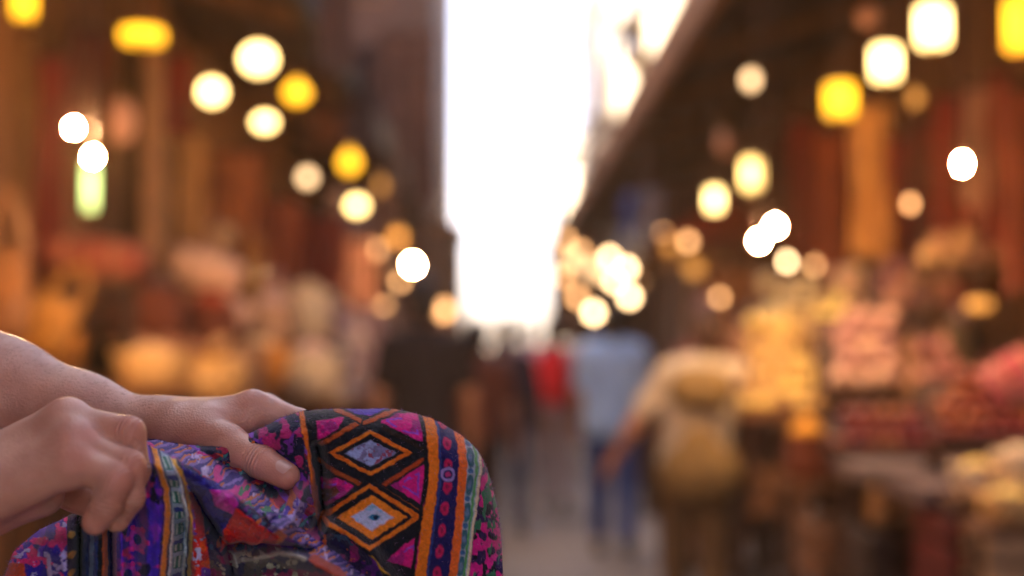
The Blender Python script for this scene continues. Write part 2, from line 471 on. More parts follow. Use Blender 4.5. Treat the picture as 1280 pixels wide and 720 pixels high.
lamp(497, 296, 18, 18, 11, 'globe', AM, "dim orange lantern above the head of the man in the dark shirt")
lamp(516, 331, 9, 10, 10.5, 'bulb', BP, "bright round bulb just above the man in the dark shirt", group="bare bulbs")
lamp(480, 388, 16, 16, 12, 'bulb', BA, "dull orange bulb beside the head of the man in the dark shirt", group="bare bulbs")
lamp(555, 388, 16, 18, 13, 'bulb', BA, "dull orange bulb between the dark shirted man and the sky", group="bare bulbs")
lamp(441, 100, 22, 20, 9.5, 'globe', DIM, "unlit pinkish lantern under the roof above the small cluster")
lamp(152, 152, 34, 58, 6.2, 'globe', DIM, "large unlit pinkish paper lantern above the reddish bales")
lamp(92, 160, 8, 9, 4.5, 'bulb', BN, "upper bright bulb in front of the green lamp", group="bare bulbs")
lamp(116, 196, 9, 10, 4.5, 'bulb', BN, "lower bright bulb in front of the green lamp", group="bare bulbs")
lamp(113, 232, 14, 62, 5.75, 'drum', GR, "tall narrow lamp glowing pale green by the red cloth")
# right side
lamp(1050, 125, 36, 40, 5.2, 'drum', Y1, "deep yellow drum lantern hanging alone below the dark roof")
lamp(1107, 79, 32, 40, 5.0, 'drum', W1, "white drum lantern between the yellow and the tall white one")
lamp(1166, 33, 38, 48, 4.7, 'drum', W1, "tall white drum lantern, biggest on its side")
lamp(1276, 30, 38, 66, 4.5, 'drum', Y1, "yellow drum lantern cut by the corner of the picture")
lamp(1143, 122, 20, 22, 6.5, 'onion', AM, "dim amber lantern under the two white drum lanterns")
lamp(939, 100, 16, 20, 7.6, 'globe', W2, "small pale lantern under the middle of the wooden beam", top=3.6)
lamp(893, 250, 16, 26, 8.0, 'drum', W1, "white lantern of the pair over the cream heap")
lamp(940, 218, 22, 36, 7.6, 'drum', lamp_mat("lamp_pale_yellow", (1.0, .60, .18), 1.5), "pale yellow lantern of the pair over the cream heap")
lamp(949, 301, 9, 10, 5.9, 'bulb', BP, "lower of the two touching white bulbs", group="bare bulbs")
lamp(969, 283, 9, 10, 5.9, 'bulb', BP, "upper of the two touching white bulbs", group="bare bulbs")
lamp(984, 327, 10, 11, 8.8, 'bulb', BC, "cream bulb beside the amber bulb under the touching pair", group="bare bulbs")
lamp(1019, 331, 10, 12, 8.8, 'bulb', BA, "amber bulb beside the cream bulb", group="bare bulbs")
lamp(1203, 205, 9, 14, 4.3, 'bulb', BW, "very bright bulb alone in front of the red hangings", group="bare bulbs")
lamp(1138, 255, 9, 13, 5.8, 'bulb', BA, "amber bulb in front of the gold hanging", group="bare bulbs")
lamp(840, 306, 20, 22, 11, 'globe', AM, "amber lantern under the blue hanging")
lamp(783, 336, 14, 14, 13, 'bulb', BC, "cream bulb highest above the man in the light blue shirt", group="bare bulbs")
lamp(787, 371, 14, 14, 14, 'bulb', BC, "cream bulb over the shoulder of the man in light blue", group="bare bulbs")
lamp(742, 391, 14, 14, 14, 'bulb', BC, "cream bulb beside the head of the man in light blue", group="bare bulbs")
lamp(748, 338, 30, 24, 15, 'globe', lamp_mat("lamp_far", (1.0, .60, .28), .55), "wide amber lantern where the beam ends")
lamp(716, 325, 20, 26, 17, 'globe', lamp_mat("lamp_far", 0, 0), "far amber lantern next to the white sky")
lamp(868, 335, 22, 22, 12, 'globe', AM, "dim amber lantern above the pink head scarf")
lamp(1156, 340, 10, 10, 6.4, 'bulb', AM, "faint brown bulb above the pinkish heap", group="bare bulbs")
lamp(1224, 381, 30, 14, 5.2, 'drum', AM, "low dim amber lantern over the dark olive sacks")
lamp(1085, 20, 26, 26, 6.0, 'globe', DIM, "unlit pinkish lantern above the white drum lanterns")
lamp(905, 180, 20, 30, 8.4, 'globe', DIM, "unlit lantern above the paired lanterns")

k_ = empty("kiosk", (-.80, 23.6, 0), 0, "narrow dark wooden kiosk against the tall shaded building, beside the far crowd", "kiosk")
m = MB(); m.box((0, 0, 1.62), (.62, 3.0, 3.24), 0, .03); m.build("cabin", wood_d, k_)
m = MB(); m.box((0, 0, 3.28), (.74, 3.2, .08)); m.build("roof", wood_m, k_)
m = MB(); m.box((0, -1.515, 1.6), (.40, .03, .9)); m.build("shutter", wood_m, k_)
for n_, (px, py, w, Y, mm_, lb) in enumerate(((704, 346, 12, 17, BA, "amber bulb nearest to the sky on the side of the man in light blue"), (726, 314, 11, 16, BA, "amber bulb over the wide amber lantern"),
        (762, 322, 12, 15, BC, "cream bulb touching the wide amber lantern"), (768, 352, 12, 14.5, BC, "cream bulb between the two cream bulbs"), (812, 330, 14, 12.5, BA, "amber bulb next to the amber lantern under the blue cloth"),
        (828, 294, 12, 12, BA, "amber bulb under the small white cloth"), (706, 300, 12, 18, BA, "amber bulb at the foot of the wooden beam"), (860, 302, 12, 10.5, BA, "amber bulb above the dim amber lantern"),
        (722, 372, 13, 15, BA, "amber bulb lowest beside the man in light blue"), (806, 352, 11, 13, BA, "amber bulb at shoulder height of the man in light blue"), (470, 312, 12, 12.5, BA, "dull amber bulb below the small lantern cluster"),
        (500, 352, 10, 13, BA, "dull amber bulb just under the bright round bulb"), (420, 330, 10, 11.5, BA, "faint amber bulb in front of the brick red cloth"), (900, 372, 10, 9.4, BA, "amber bulb above the head of the person in indigo"))):
    lamp(px, py, w, w, Y, 'bulb', mm_, lb, group="bare bulbs")

# ------------------------------------------------------------------ hanging cloths
def hang(px0, px1, py0, py1, Y, rgb, label, name="hanging_textile", cat="textile", rgb2=None, group="textiles hanging in the stalls", yaw=0, waves=3, tilt=0):
    a_ = at(px0, py0, Y); b_ = at(px1, py1, Y); w_ = abs(b_.x - a_.x); h_ = abs(a_.z - b_.z)
    t_ = empty(name, ((a_.x + b_.x) / 2, Y, a_.z), yaw, label, cat, group)
    t_.rotation_euler[1] = tilt
    nx, nz = 24, 14; vs = []
    ph = random.random() * 6
    for L_ in (0, 1):
        for j in range(nz + 1):
            for i in range(nx + 1):
                u_ = i / nx; v_ = j / nz
                y_ = .035 * math.sin(waves * 2 * math.pi * u_ + ph + v_ * 1.2) * (.35 + v_ * .65) + .015 * math.sin(v_ * 9 + u_ * 4)
                vs.append(((u_ - .5) * w_ * (1 + .05 * math.sin(v_ * 5 + ph)), y_ + L_ * .008, -v_ * h_ - .02 * math.sin(u_ * 7 + ph) * v_))
    N = (nx + 1) * (nz + 1); fs = []
    for j in range(nz):
        for i in range(nx):
            k = j * (nx + 1) + i
            fs += [(k, k + nx + 1, k + nx + 2, k + 1), (N + k, N + k + 1, N + k + nx + 2, N + k + nx + 1)]
    m = MB(); m.add(vs, fs)
    key = "cloth_" + (rgb if isinstance(rgb, str) else str(rgb)) + (rgb2 or "")
    m.build("cloth", mat(key, rgb, .9, .25, 9, rgb2=rgb2, sheen=.2, stretch=(2, 2, .5)), t_, True)
    m = MB(); m.tube([(-w_ * .55, .004, .01), (w_ * .55, .004, .01)], .012, 8); m.build("rod", wood_d, t_)
    return t_
hang(-60, 48, 40, 310, 6.3, '#6e4224', "tan brown cloth hanging at the outer edge under the yellow lantern", rgb2='#946a3c')
hang(48, 84, 70, 330, 6.2, '#6a0c04', "narrow deep red cloth beside the green lamp")
hang(84, 140, 40, 150, 6.6, '#5a1c0c', "dark rust cloth above the bright bulbs")
hang(190, 232, 70, 165, 7.0, '#7a0c06', "small dark red cloth under the flat yellow lantern")
hang(205, 262, 165, 300, 7.4, '#a06a38', "brown beige cloth below the cluster of four lanterns", rgb2='#c08a50')
hang(262, 330, 190, 330, 8.0, '#8a4220', "rust brown cloth next to the brown beige one", rgb2='#b86a34')
hang(330, 378, 250, 380, 8.6, '#8c3c1c', "reddish brown cloth behind the bright basket", rgb2='#a8542a')
hang(378, 432, 270, 400, 9.6, '#7c2c16', "brick red cloth beneath the small lantern cluster")
hang(432, 470, 300, 430, 11, '#6a3a2c', "dull mauve brown cloth by the dark shirted man", rgb2='#8a5a48')
hang(100, 200, 60, 300, 8.2, '#33160c', "black brown cloth at the back of the stall")
hang(470, 545, 40, 250, 15, '#3c2018', "dark purple brown awning cloth under the far roof", rgb2='#5c3428')
hang(392, 470, 120, 190, 11, '#54281c', "dark maroon cloth between the two lantern clusters", rgb2='#7c4a3a')
hang(380, 440, 10, 80, 9.5, '#4a241c', "maroon cloth tied up beneath the dark roof")
for px0, px1, py0, py1, Y, c1, c2, lb in ((398, 440, -60, 90, 6.9, '#3a1e14', '#5a3426', "dark brown cloth hanging at the roof edge above the small lantern cluster"),
        (428, 470, 60, 190, 9.2, '#2c1612', '#4a2a22', "long near black cloth at the roof edge, second from the viewer"),
        (462, 500, 120, 300, 12.5, '#4a2c24', '#6e4638', "mauve brown cloth at the roof edge over the orange lantern"),
        (498, 532, 170, 330, 17, '#2e1a16', '#4c2e28', "dark cloth at the roof edge farthest down the alley")):
    hang(px0, px1, py0, py1, Y, c1, lb, rgb2=c2)
hang(690, 716, 282, 428, 24, '#8a6444', "tan cloth hanging where the sky narrows above the far crowd", rgb2='#a87c54')
hang(712, 756, 296, 420, 20.5, '#6e4630', "brown cloth hanging behind the far cream bulbs", rgb2='#8c5c3c')
cols = [(985, 1022, 150, 330, 8.4, '#7c2410', None, "rust cloth nearest to the touching bulbs"), (1022, 1062, 165, 350, 7.8, '#8a3416', '#a8501c', "brown orange cloth beside the rust one"),
        (1064, 1112, 130, 320, 6.6, '#a8682c', '#cc9048', "gold cloth below the yellow drum lantern"), (1108, 1140, 170, 330, 7.0, '#7c140a', None, "crimson cloth next to the gold one"),
        (1140, 1172, 150, 340, 6.8, '#5a120c', '#7a1c12', "dark wine cloth behind the amber bulb"), (1170, 1200, 120, 330, 6.6, '#7a180c', None, "bright red cloth beside the very bright bulb"),
        (1205, 1240, 110, 260, 6.0, '#a05a44', '#b87a5c', "dusty pink cloth beside the very bright bulb"), (1238, 1262, 90, 330, 6.2, '#7c200c', None, "orange red cloth close to the picture edge"),
        (1258, 1330, 110, 360, 5.8, '#6e2814', '#84381c', "wide rust cloth cut by the picture edge"), (1195, 1260, 250, 380, 6.4, '#6a1c10', '#8a3018', "short dark red cloth above the olive sacks"),
        (955, 1000, 170, 300, 10, '#4a1c10', '#6a3018', "dark brown cloth behind the lantern pair")]
for c_ in cols: hang(c_[0], c_[1], c_[2], c_[3], c_[4], c_[5], c_[7], rgb2=c_[6])
hang(778, 796, 240, 298, 11.5, '#2a4486', "small blue cloth hanging by the end of the beam", waves=1)
hang(802, 826, 236, 300, 11.6, '#8e8890', "small white cloth beside the blue one", waves=1)
hang(835, 880, 235, 290, 11, '#3c1c10', "short black brown cloth next to the white one")
hang(880, 950, 335, 402, 10, '#9c5a34', "orange brown cloth above the pinkish bundles", rgb2='#c08048')

# ------------------------------------------------------------------ stalls: stands with their boards, goods on top
left_stand = empty("display_stand", (-1.4, 7, 0), 0, "stepped wooden stand carrying baskets, bales and sacks behind the hands", "display stand", "display stands")
right_stand = empty("display_stand", (1.9, 6, 0), 0, "stepped wooden stand carrying heaps of fruit and spice", "display stand", "display stands")
def shelf(stand, c, sx_, sy_):
    o = stand.location
    m = MB(); m.box((c[0] - o.x, c[1] - o.y, c[2] - .012), (sx_, sy_, .022)); m.build("shelf", wood_m, stand)
    for dx in (-1, 1):
        m = MB(); m.box((c[0] - o.x + dx * sx_ * .42, c[1] - o.y, (c[2] - .024) / 2), (.045, .045, c[2] - .024)); m.build("leg", wood_d, stand)

wick = lambda n, c: mat("wicker_" + n, c, .8, .3, 40, bump=.8, bscale=90)
wk = wick("straw", '#d8a868'); wk_p = wick("pale", '#e8c8a0'); wk_d = wick("dark", '#6a3a20'); wk_o = wick("orange", '#d88c3c')
def basket(px, py, w, h, Y, m_, label, stand=None, fill=None, group="baskets on the stands"):
    """round basket; (px, py) is the middle of its base"""
    c = at(px, py, Y); k = Y / FPX; r = w * k / 2; hh = h * k
    t_ = empty("basket", c, random.random(), label, "basket", group)
    m = MB(); m.lathe((0, 0, 0), [(r * .72, 0), (r * .9, hh * .35), (r, hh * .85), (r * .98, hh), (r * .86, hh), (r * .8, hh * .5), (r * .6, hh * .08)], 24, wob=.015, seed=int(px)); m.build("bowl", m_, t_, True)
    m = MB(); pts = [(r * .98 * math.cos(a_), r * .98 * math.sin(a_), hh + .006 * math.sin(a_ * 6)) for a_ in np.linspace(0, 2 * math.pi, 25)]; m.tube(pts, r * .07, 8); m.build("rim", m_, t_, True)
    if fill:
        m = MB(); m.lathe((0, 0, hh * .8), [(r * .84, 0), (r * .7, hh * .22), (r * .4, hh * .40), (r * .08, hh * .5)], 20, wob=.03, seed=int(px) + 1); m.build("contents", fill, t_, True)
    if stand: shelf(stand, c, r * 2.3, r * 2.1)
    return t_
def sack(px, py, w, h, Y, m_, label, stand=None, fill=None, group="sacks on the stands"):
    c = at(px, py, Y); k = Y / FPX; r = w * k / 2; hh = h * k
    t_ = empty("sack", c, random.random(), label, "sack", group)
    m = MB(); m.lathe((0, 0, 0), [(r * .8, 0), (r, hh * .15), (r * 1.02, hh * .45), (r * .88, hh * .72), (r * .95, hh * .80), (r * .98, hh * .84), (r * .8, hh * .84)], 26, wob=.05, seed=int(px)); m.build("cloth_bag", m_, t_, True)
    m = MB(); m.lathe((0, 0, hh * .80), [(r * .86, 0), (r * .62, hh * .14), (r * .3, hh * .27), (r * .03, hh * .33)], 24, wob=.02, seed=int(px) + 3); m.build("contents", fill or m_, t_, True)
    if stand: shelf(stand, c, r * 2.2, r * 2.1)
    return t_
def bale(px, py, w, h, Y, m_, label, stand=None, roll=0.0, yaw=0.0, group="folded bales on the stands"):
    """soft folded bale of cloth tied with a cord; px, py the middle of its base"""
    c = at(px, py, Y); k = Y / FPX; w_, hh = w * k, h * k
    t_ = empty("cloth_bale", c, yaw, label, "cloth bale", group); t_.rotation_euler[1] = roll
    m = MB(); vs = []; n = 22; mm = 20
    for j in range(mm + 1):
        u_ = j / mm * 2 - 1
        e_ = (1 - abs(u_) ** 5) ** .4
        for i in range(n):
            a_ = 2 * math.pi * i / n
            ca, sa = math.cos(a_), math.sin(a_)
            rr = (abs(ca) ** 3 + abs(sa) ** 3) ** (-1 / 3)
            pin = 1 - .10 * math.exp(-((abs(u_) - .45) / .06) ** 2)
            fold = 1 + .04 * math.sin(a_ * 5 + u_ * 3)
            vs.append((u_ * w_ / 2, ca * rr * w_ * .32 * e_ * pin * fold, hh / 2 + sa * rr * hh / 2 * e_ * pin * fold))
    fs = [(j * n + i, (j + 1) * n + i, (j + 1) * n + (i + 1) % n, j * n + (i + 1) % n) for j in range(mm) for i in range(n)]
    m.add(vs, fs); m.build("folded_cloth", m_, t_, True)
    for sx_ in (-1, 1):
        m = MB(); pts = []
        for a_ in np.linspace(0, 2 * math.pi, 25):
            ca, sa = math.cos(a_), math.sin(a_); rr = (abs(ca) ** 3 + abs(sa) ** 3) ** (-1 / 3)
            pts.append((sx_ * w_ * .225, ca * rr * w_ * .30, hh / 2 + sa * rr * hh * .47))
        m.tube(pts, .006, 6); m.build("cord", wood_l, t_, True)
    if stand: shelf(stand, c, w_ * .8, w_ * .5)
    return t_
def bag(px, py, w, h, Y, m_, label, roll=0.0, group="leather bags"):
    """leather shoulder bag hanging by its strap; px, py its centre"""
    c = at(px, py, Y); k = Y / FPX; w_, hh = w * k, h * k
    t_ = empty("leather_bag", c, 0, label, "bag", group); t_.rotation_euler[1] = roll
    m = MB(); n = 28; vs = []
    for yy, s_ in ((-.05, .86), (-.04, .97), (0, 1), (.04, .97), (.05, .86)):
        for i in range(n):
            a_ = 2 * math.pi * i / n; ca, sa = math.cos(a_), math.sin(a_); rr = (abs(ca) ** 4 + abs(sa) ** 4) ** -.25
            vs.append((ca * rr * w_ / 2 * s_ * (1 - .08 * sa), yy, sa * rr * hh / 2 * s_))
    fs = [(j * n + i, j * n + (i + 1) % n, (j + 1) * n + (i + 1) % n, (j + 1) * n + i) for j in range(4) for i in range(n)] + [tuple(range(n - 1, -1, -1)), tuple(4 * n + i for i in range(n))]
    m.add(vs, fs); m.build("pouch", m_, t_, True)
    m = MB(); m.box((0, -.056, hh * .22), (w_ * .86, .012, hh * .42), 0, .003); m.build("flap", m_, t_)
    m = MB(); m.box((0, -.066, 0), (.03, .01, .03)); m.build("buckle", brass, t_)
    m = MB(); m.tube([(-w_ * .42, 0, hh * .45), (-w_ * .25, 0, hh * .9), (0, 0, hh * 1.15), (w_ * .25, 0, hh * .9), (w_ * .42, 0, hh * .45)], .012, 6); m.build("strap", m_, t_)
    return t_
leather_o = mat("orange_leather", '#6e4420', .5, .25, 8); leather_g = mat("gold_leather", '#a06c2c', .5, .2, 8); leather_r = mat("red_leather", '#9a3a18', .5, .25, 8)
salmon = mat("salmon_cloth", '#8a4432', .9, .2, 7); rustc = mat("rust_cloth", '#8a3418', .9, .25, 7); pinkb = mat("pink_beige_cloth", '#e4b090', .9, .15, 7); beigec = mat("beige_cloth", '#d0a070', .9, .2, 7)
burlap = mat("burlap", '#c89870', .95, .2, 20, bump=.6, bscale=120); grain = mat("grain", '#e8bc84', .9, .2, 60, bump=.5, bscale=120); paprika = mat("paprika", '#a03a1c', .95, .2, 30)
ochre = mat("ochre_spice", '#d09030', .95, .15, 30); darkd = mat("dark_dates", '#4a2416', .6, .3, 60, bump=.8, bscale=90)
LS = left_stand
bag(8, 372, 60, 120, 5.2, leather_o, "orange leather bag cut by the picture edge above the forearm")
bag(66, 404, 58, 72, 5.6, leather_g, "golden leather bag leaning over the forearm", roll=R(28))
bale(118, 348, 130, 52, 6.2, salmon, "salmon red bale lying sloped under the green lamp", LS, roll=R(6))
bale(52, 358, 80, 60, 6.6, rustc, "dark rust bale under the salmon one", LS, roll=R(-24))
bale(252, 360, 90, 46, 7.0, pinkb, "pink beige bale high in the stack behind the wrist", LS, roll=R(16))
bale(268, 404, 80, 40, 7.0, pinkb, "lower pink beige bale in the same stack", LS, roll=R(24))
sack(190, 425, 88, 76, 6.4, mat("brown_sack", '#6a3420', .95, .25, 20), "dark brown sack of dates in the middle of the stand", LS, darkd)
sack(262, 440, 70, 70, 6.8, mat("brown_sack", 0), "dark reddish sack beside the sack of dates", LS, paprika)
bag(318, 352, 18, 54, 7.4, leather_g, "small narrow golden bag by the pink beige bales")
basket(384, 425, 66, 58, 8.0, wk_p, "bright pale straw basket in front of the brick red cloth", LS, grain)
basket(190, 486, 96, 44, 5.8, wk, "straw basket just above the forearm", LS, grain)
basket(262, 498, 96, 42, 6.0, wk, "straw basket just above the wrist", LS, ochre)
basket(322, 482, 84, 46, 6.6, wk_o, "orange straw basket behind the far hand", LS, grain)
basket(388, 498, 80, 56, 7.4, wk_p, "pale straw basket behind the folded scarf", LS, mat("pink_grain", '#e8b498', .9, .15, 50))
basket(438, 490, 64, 66, 8.6, wk_p, "pale straw basket next to the dark shirted man", LS, mat("pink_grain", 0))
basket(432, 430, 50, 36, 9.4, wk_o, "small orange basket above the pale one near the dark shirted man", LS, ochre)
sack(330, 432, 76, 60, 7.6, burlap, "burlap sack between the pink beige bales and the bright basket", LS, mat("pink_grain", 0))
sack(140, 470, 60, 70, 6.6, mat("black_sack", '#1e120c', .95, .2, 20), "black sack behind the forearm", LS, darkd)
basket(60, 470, 90, 50, 6.2, wk_o, "orange basket hidden low behind the forearm", LS, ochre)
for px, py, Y, lb in ((412, 560, 8.0, "lower straw basket behind the scarf's rounded top"), (300, 560, 6.6, "low straw basket behind the thumb")):
    basket(px, py, 90, 60, Y, wk_d, lb, LS, grain)

RS = right_stand
# table with a pale front edge
tb = empty("market_table", (2.0, 4.75, 0), 0, "market table with a pale edge and dark space beneath", "table")
m = MB(); m.box((.02, 0, 1.0), (1.5, 1.1, .05), 0, .01); m.build("table_top", mat("pale_board", '#6e5650', .7, .12, 5, stretch=(.5, 4, 4)), tb)
for dx in (-.66, .68):
    for dy in (-.48, .48):
        m = MB(); m.box((dx, dy, .4875), (.06, .06, .975)); m.build("leg", wood_d, tb)
m = MB(); m.box((.02, .3, .35), (1.4, .5, .03)); m.build("lower_shelf", wood_m, tb)

def heap(name, cat, px, py, w, h, Y, n, r, m_, label, group, stand, tray=None, rise=0.0, squash=1.0):
    """individual round goods banked up on a sloping tray; px, py middle of the front of its base"""
    c = at(px, py, Y); k = Y / FPX; W = w * k; Hh = h * k
    nx = max(3, int(round(W / (2 * r)))); nz = max(2, int(round(Hh / (1.45 * r))))
    dy, dz = 1.35 * r, 1.45 * r; D = dy * nz; W = nx * 2 * r
    if tray:
        t_ = empty("tray", c, 0, tray[0], "tray", "trays on the stands")
        m = MB(); m.add([(-W / 2, -r, 0), (W / 2, -r, 0), (W / 2, D, 0), (-W / 2, D, 0), (-W / 2, -r, .02), (W / 2, -r, .02), (W / 2, D, dz * nz), (-W / 2, D, dz * nz)],
                        [(3, 2, 1, 0), (4, 5, 6, 7), (0, 1, 5, 4), (1, 2, 6, 5), (2, 3, 7, 6), (3, 0, 4, 7)]); m.build("sloping_base", tray[1], t_)
        m = MB(); m.box((0, -r - .012, .02), (W + .03, .018, .04)); m.build("front_lip", tray[1], t_)
    m = MB(); m.lathe((0, 0, 0), [(r * .12, -r * .86 * squash), (r * .55, -r * .82 * squash), (r * .92, -r * .38 * squash), (r, r * .05 * squash), (r * .86, r * .52 * squash), (r * .45, r * .88 * squash), (r * .1, r * .8 * squash)], 14)
    first = None
    for L_ in range(nz):
        nr = max(2, nx - int(L_ * nx * .45 / nz + random.random() * 1.3)); sh_ = random.uniform(-.5, .5) * (nx - nr)
        for ix in range(nr):
            x_ = (ix + sh_ - (nr - 1) / 2 + (.25 if L_ % 2 else -.25)) * 2 * r * .96 + random.uniform(-.15, .15) * r
            z_ = .02 + r * .9 + L_ * dz + random.uniform(-.1, .25) * r; y_ = L_ * dy - r * .1
            if first is None:
                o = m.build(name, m_, None, True); first = o; tag(o, label, cat, group)
            else:
                o = first.copy(); col.objects.link(o)
            o.location = (c.x + x_, c.y + y_, c.z + z_); o.rotation_euler = (random.random() * .6, random.random() * .6, random.random() * 6)
    if stand: shelf(stand, (c.x, c.y + D / 2 - r / 2, c.z), W * 1.05, D + r * 1.4)
cream = mat("cream_fruit", '#e8cc98', .6, .15, 14, each=.45); lemon = mat("yellow_fruit", '#e4bc70', .5, .15, 14, each=.5)
pinko = mat("pink_onion", '#c89484', .5, .2, 14, each=.5); rose = mat("rose_fruit", '#c08474', .5, .25, 14, each=.5); redf = mat("red_fruit", '#8e3a26', .45, .25, 20, each=.5)
heap("lemon", "lemon", 985, 520, 110, 110, 6.4, 60, .042, lemon, "yellow lemon in the heap behind the rucksack", "lemons in the tray behind the rucksack", RS, ("wooden tray holding the lemons", wood_m))
heap("pale_melon", "melon", 1005, 408, 92, 50, 7.6, 26, .055, cream, "cream coloured small melon above the lemons", "cream melons above the lemons", RS, ("wooden tray of cream melons above the lemons", wood_m))
heap("onion", "onion", 1105, 492, 140, 105, 5.9, 60, .045, pinko, "pinkish onion in the wide middle heap", "onions in the wide middle heap", RS, ("wooden tray under the pinkish onions", wood_d))
heap("pomegranate", "pomegranate", 1160, 392, 130, 60, 6.8, 50, .052, rose, "dusty pink pomegranate in the upper heap", "pomegranates in the upper heap", RS, ("wooden tray of pomegranates at the back", wood_d))
heap("dried_pepper", "dried pepper", 1120, 572, 150, 56, 4.7, 70, .030, redf, "small rust red pepper in the low heap on the table", "red peppers heaped on the table", None, ("shallow tray of rust red peppers on the table", wood_d), rise=.25)
heap("dried_pepper", "dried pepper", 1240, 560, 130, 84, 4.6, 70, .030, redf, "rust red pepper in the taller heap at the picture edge", "red peppers at the picture edge", RS, ("shallow tray of rust red peppers at the picture edge", wood_d), rise=.25)
heap("bread_roll", "bread roll", 1210, 340, 110, 36, 6.2, 24, .05, mat("bread_crust", '#b8805c', .7, .2, 14, each=.5), "small brown roll on the highest shelf under the red hangings", "bread rolls on the highest shelf", RS, ("wooden tray of bread rolls", wood_d))
heap("flat_bread", "bread", 240, 500, 150, 62, 6.1, 40, .055, mat("flat_bread_crust", '#e0a878', .8, .2, 14, each=.5), "peach coloured bread in the long heap behind the wrist", "breads heaped behind the wrist", LS, ("wooden tray of peach coloured breads", wood_m), squash=.5)
heap("clay_cup", "clay cup", 335, 402, 80, 50, 7.9, 40, .055, mat("pale_clay", '#e0a080', .8, .2, 14, each=.5), "pale clay cup stacked behind the narrow golden bag", "clay cups behind the golden bag", LS, ("wooden tray of pale clay cups", wood_m))
heap("clay_cup", "clay cup", 425, 520, 110, 130, 8.2, 70, .055, mat("rosy_clay", '#e4b49c', .8, .2, 14, each=.5), "rosy clay cup in the heap behind the folded scarf", "rosy clay cups behind the scarf", LS, ("wooden tray of rosy clay cups", wood_m))
heap("clay_cup", "clay cup", 250, 330, 90, 50, 7.6, 30, .055, mat("tan_clay", '#c8906a', .8, .2, 14, each=.5), "tan clay cup on the shelf under the brown beige cloth", "tan clay cups on the high shelf", LS, ("wooden tray of tan clay cups", wood_m))
heap("golden_fruit", "fruit", 1045, 440, 90, 60, 6.9, 40, .045, mat("gold_fruit", '#f0cc80', .6, .15, 14, each=.5), "golden fruit between the lemons and the onions", "golden fruit between lemons and onions", RS, ("wooden tray of golden fruit", wood_m))
heap("shallot", "shallot", 1195, 488, 110, 70, 5.5, 60, .038, mat("shallot_skin", '#c8806c', .5, .2, 14, each=.5), "small rosy shallot above the rust red peppers", "shallots above the peppers", RS, ("wooden tray of shallots", wood_m))
heap("peach", "peach", 1080, 392, 100, 60, 7.4, 40, .05, mat("peach_skin", '#e8b490', .6, .15, 14, each=.5), "pale peach beside the pomegranates", "peaches beside the pomegranates", RS, ("wooden tray of pale peaches", wood_m))
sack(1208, 470, 60, 80, 5.6, mat("olive_sack", '#4a3a28', .95, .25, 20), "dark olive sack beside the pink cloth", RS, darkd)
sack(960, 410, 40, 50, 9.6, mat("pale_sack", '#a08c84', .95, .15, 20), "pale grey sack above the lemons", RS, darkd)
bale(1285, 500, 80, 62, 4.7, mat("pink_bale", '#b84e58', .9, .2, 10, rgb2='#d07c80'), "magenta pink bale at the picture edge", RS, roll=R(-30))
basket(1222, 620, 62, 36, 4.1, wk_p, "pale basket with yellow grain under the table edge", RS, mat("bright_grain", '#f0cc70', .8, .1, 50))
basket(1275, 612, 70, 44, 4.0, wk_p, "pale basket cut by the picture edge", RS, mat("cream_grain", '#e8c8a0', .8, .1, 50))
basket(1262, 652, 80, 34, 3.9, wk, "straw basket lowest at the picture edge", RS, mat("bright_grain", 0))

def crate(px, py, w, h, Y, m_, label, dep=.34, group="crates under the stalls", yaw=0):
    c = at(px, py, Y); k = Y / FPX; W = w * k; Hh = h * k
    t_ = empty("crate", c, yaw, label, "crate", group)
    for zc in (.16, .5, .84):
        for (cx_, cy_, a_, b_) in ((0, -dep / 2, W, .016), (0, dep / 2, W, .016), (-W / 2 + .01, 0, .016, dep - .03), (W / 2 - .01, 0, .016, dep - .03)):
            m = MB(); m.box((cx_, cy_, Hh * zc), (a_, b_, Hh * .26)); m.build("board", m_, t_)
    for dx in (-1, 1):
        for dy in (-1, 1):
            m = MB(); m.box((dx * (W / 2 - .04), dy * (dep / 2 - .03), Hh / 2), (.04, .04, Hh)); m.build("corner_post", wood_d, t_)
    m = MB(); m.box((0, 0, .01), (W - .05, dep - .04, .016)); m.build("base", m_, t_)
    return t_
crate(1186, 745, 44, 106, 4.2, mat("red_paint", '#640c06', .6, .15, 6), "red painted crate standing below the pale baskets")
crate(1250, 760, 84, 100, 4.0, wood_l, "tan wooden crate below the baskets at the picture edge")
crate(1040, 720, 70, 70, 5.4, wood_m, "brown crate in the shade beneath the table")
crate(965, 640, 70, 60, 6.6, wood_m, "brown crate under the lemons")
crate(1110, 760, 80, 100, 4.9, wood_d, "dark crate beneath the rust red peppers")
sack(1105, 660, 44, 56, 5.1, burlap, "burlap sack in the shade beneath the table", None, grain)
sack(1010, 600, 60, 70, 6.0, mat("brown_sack", 0), "brown sack beneath the lemon tray", RS, ochre)

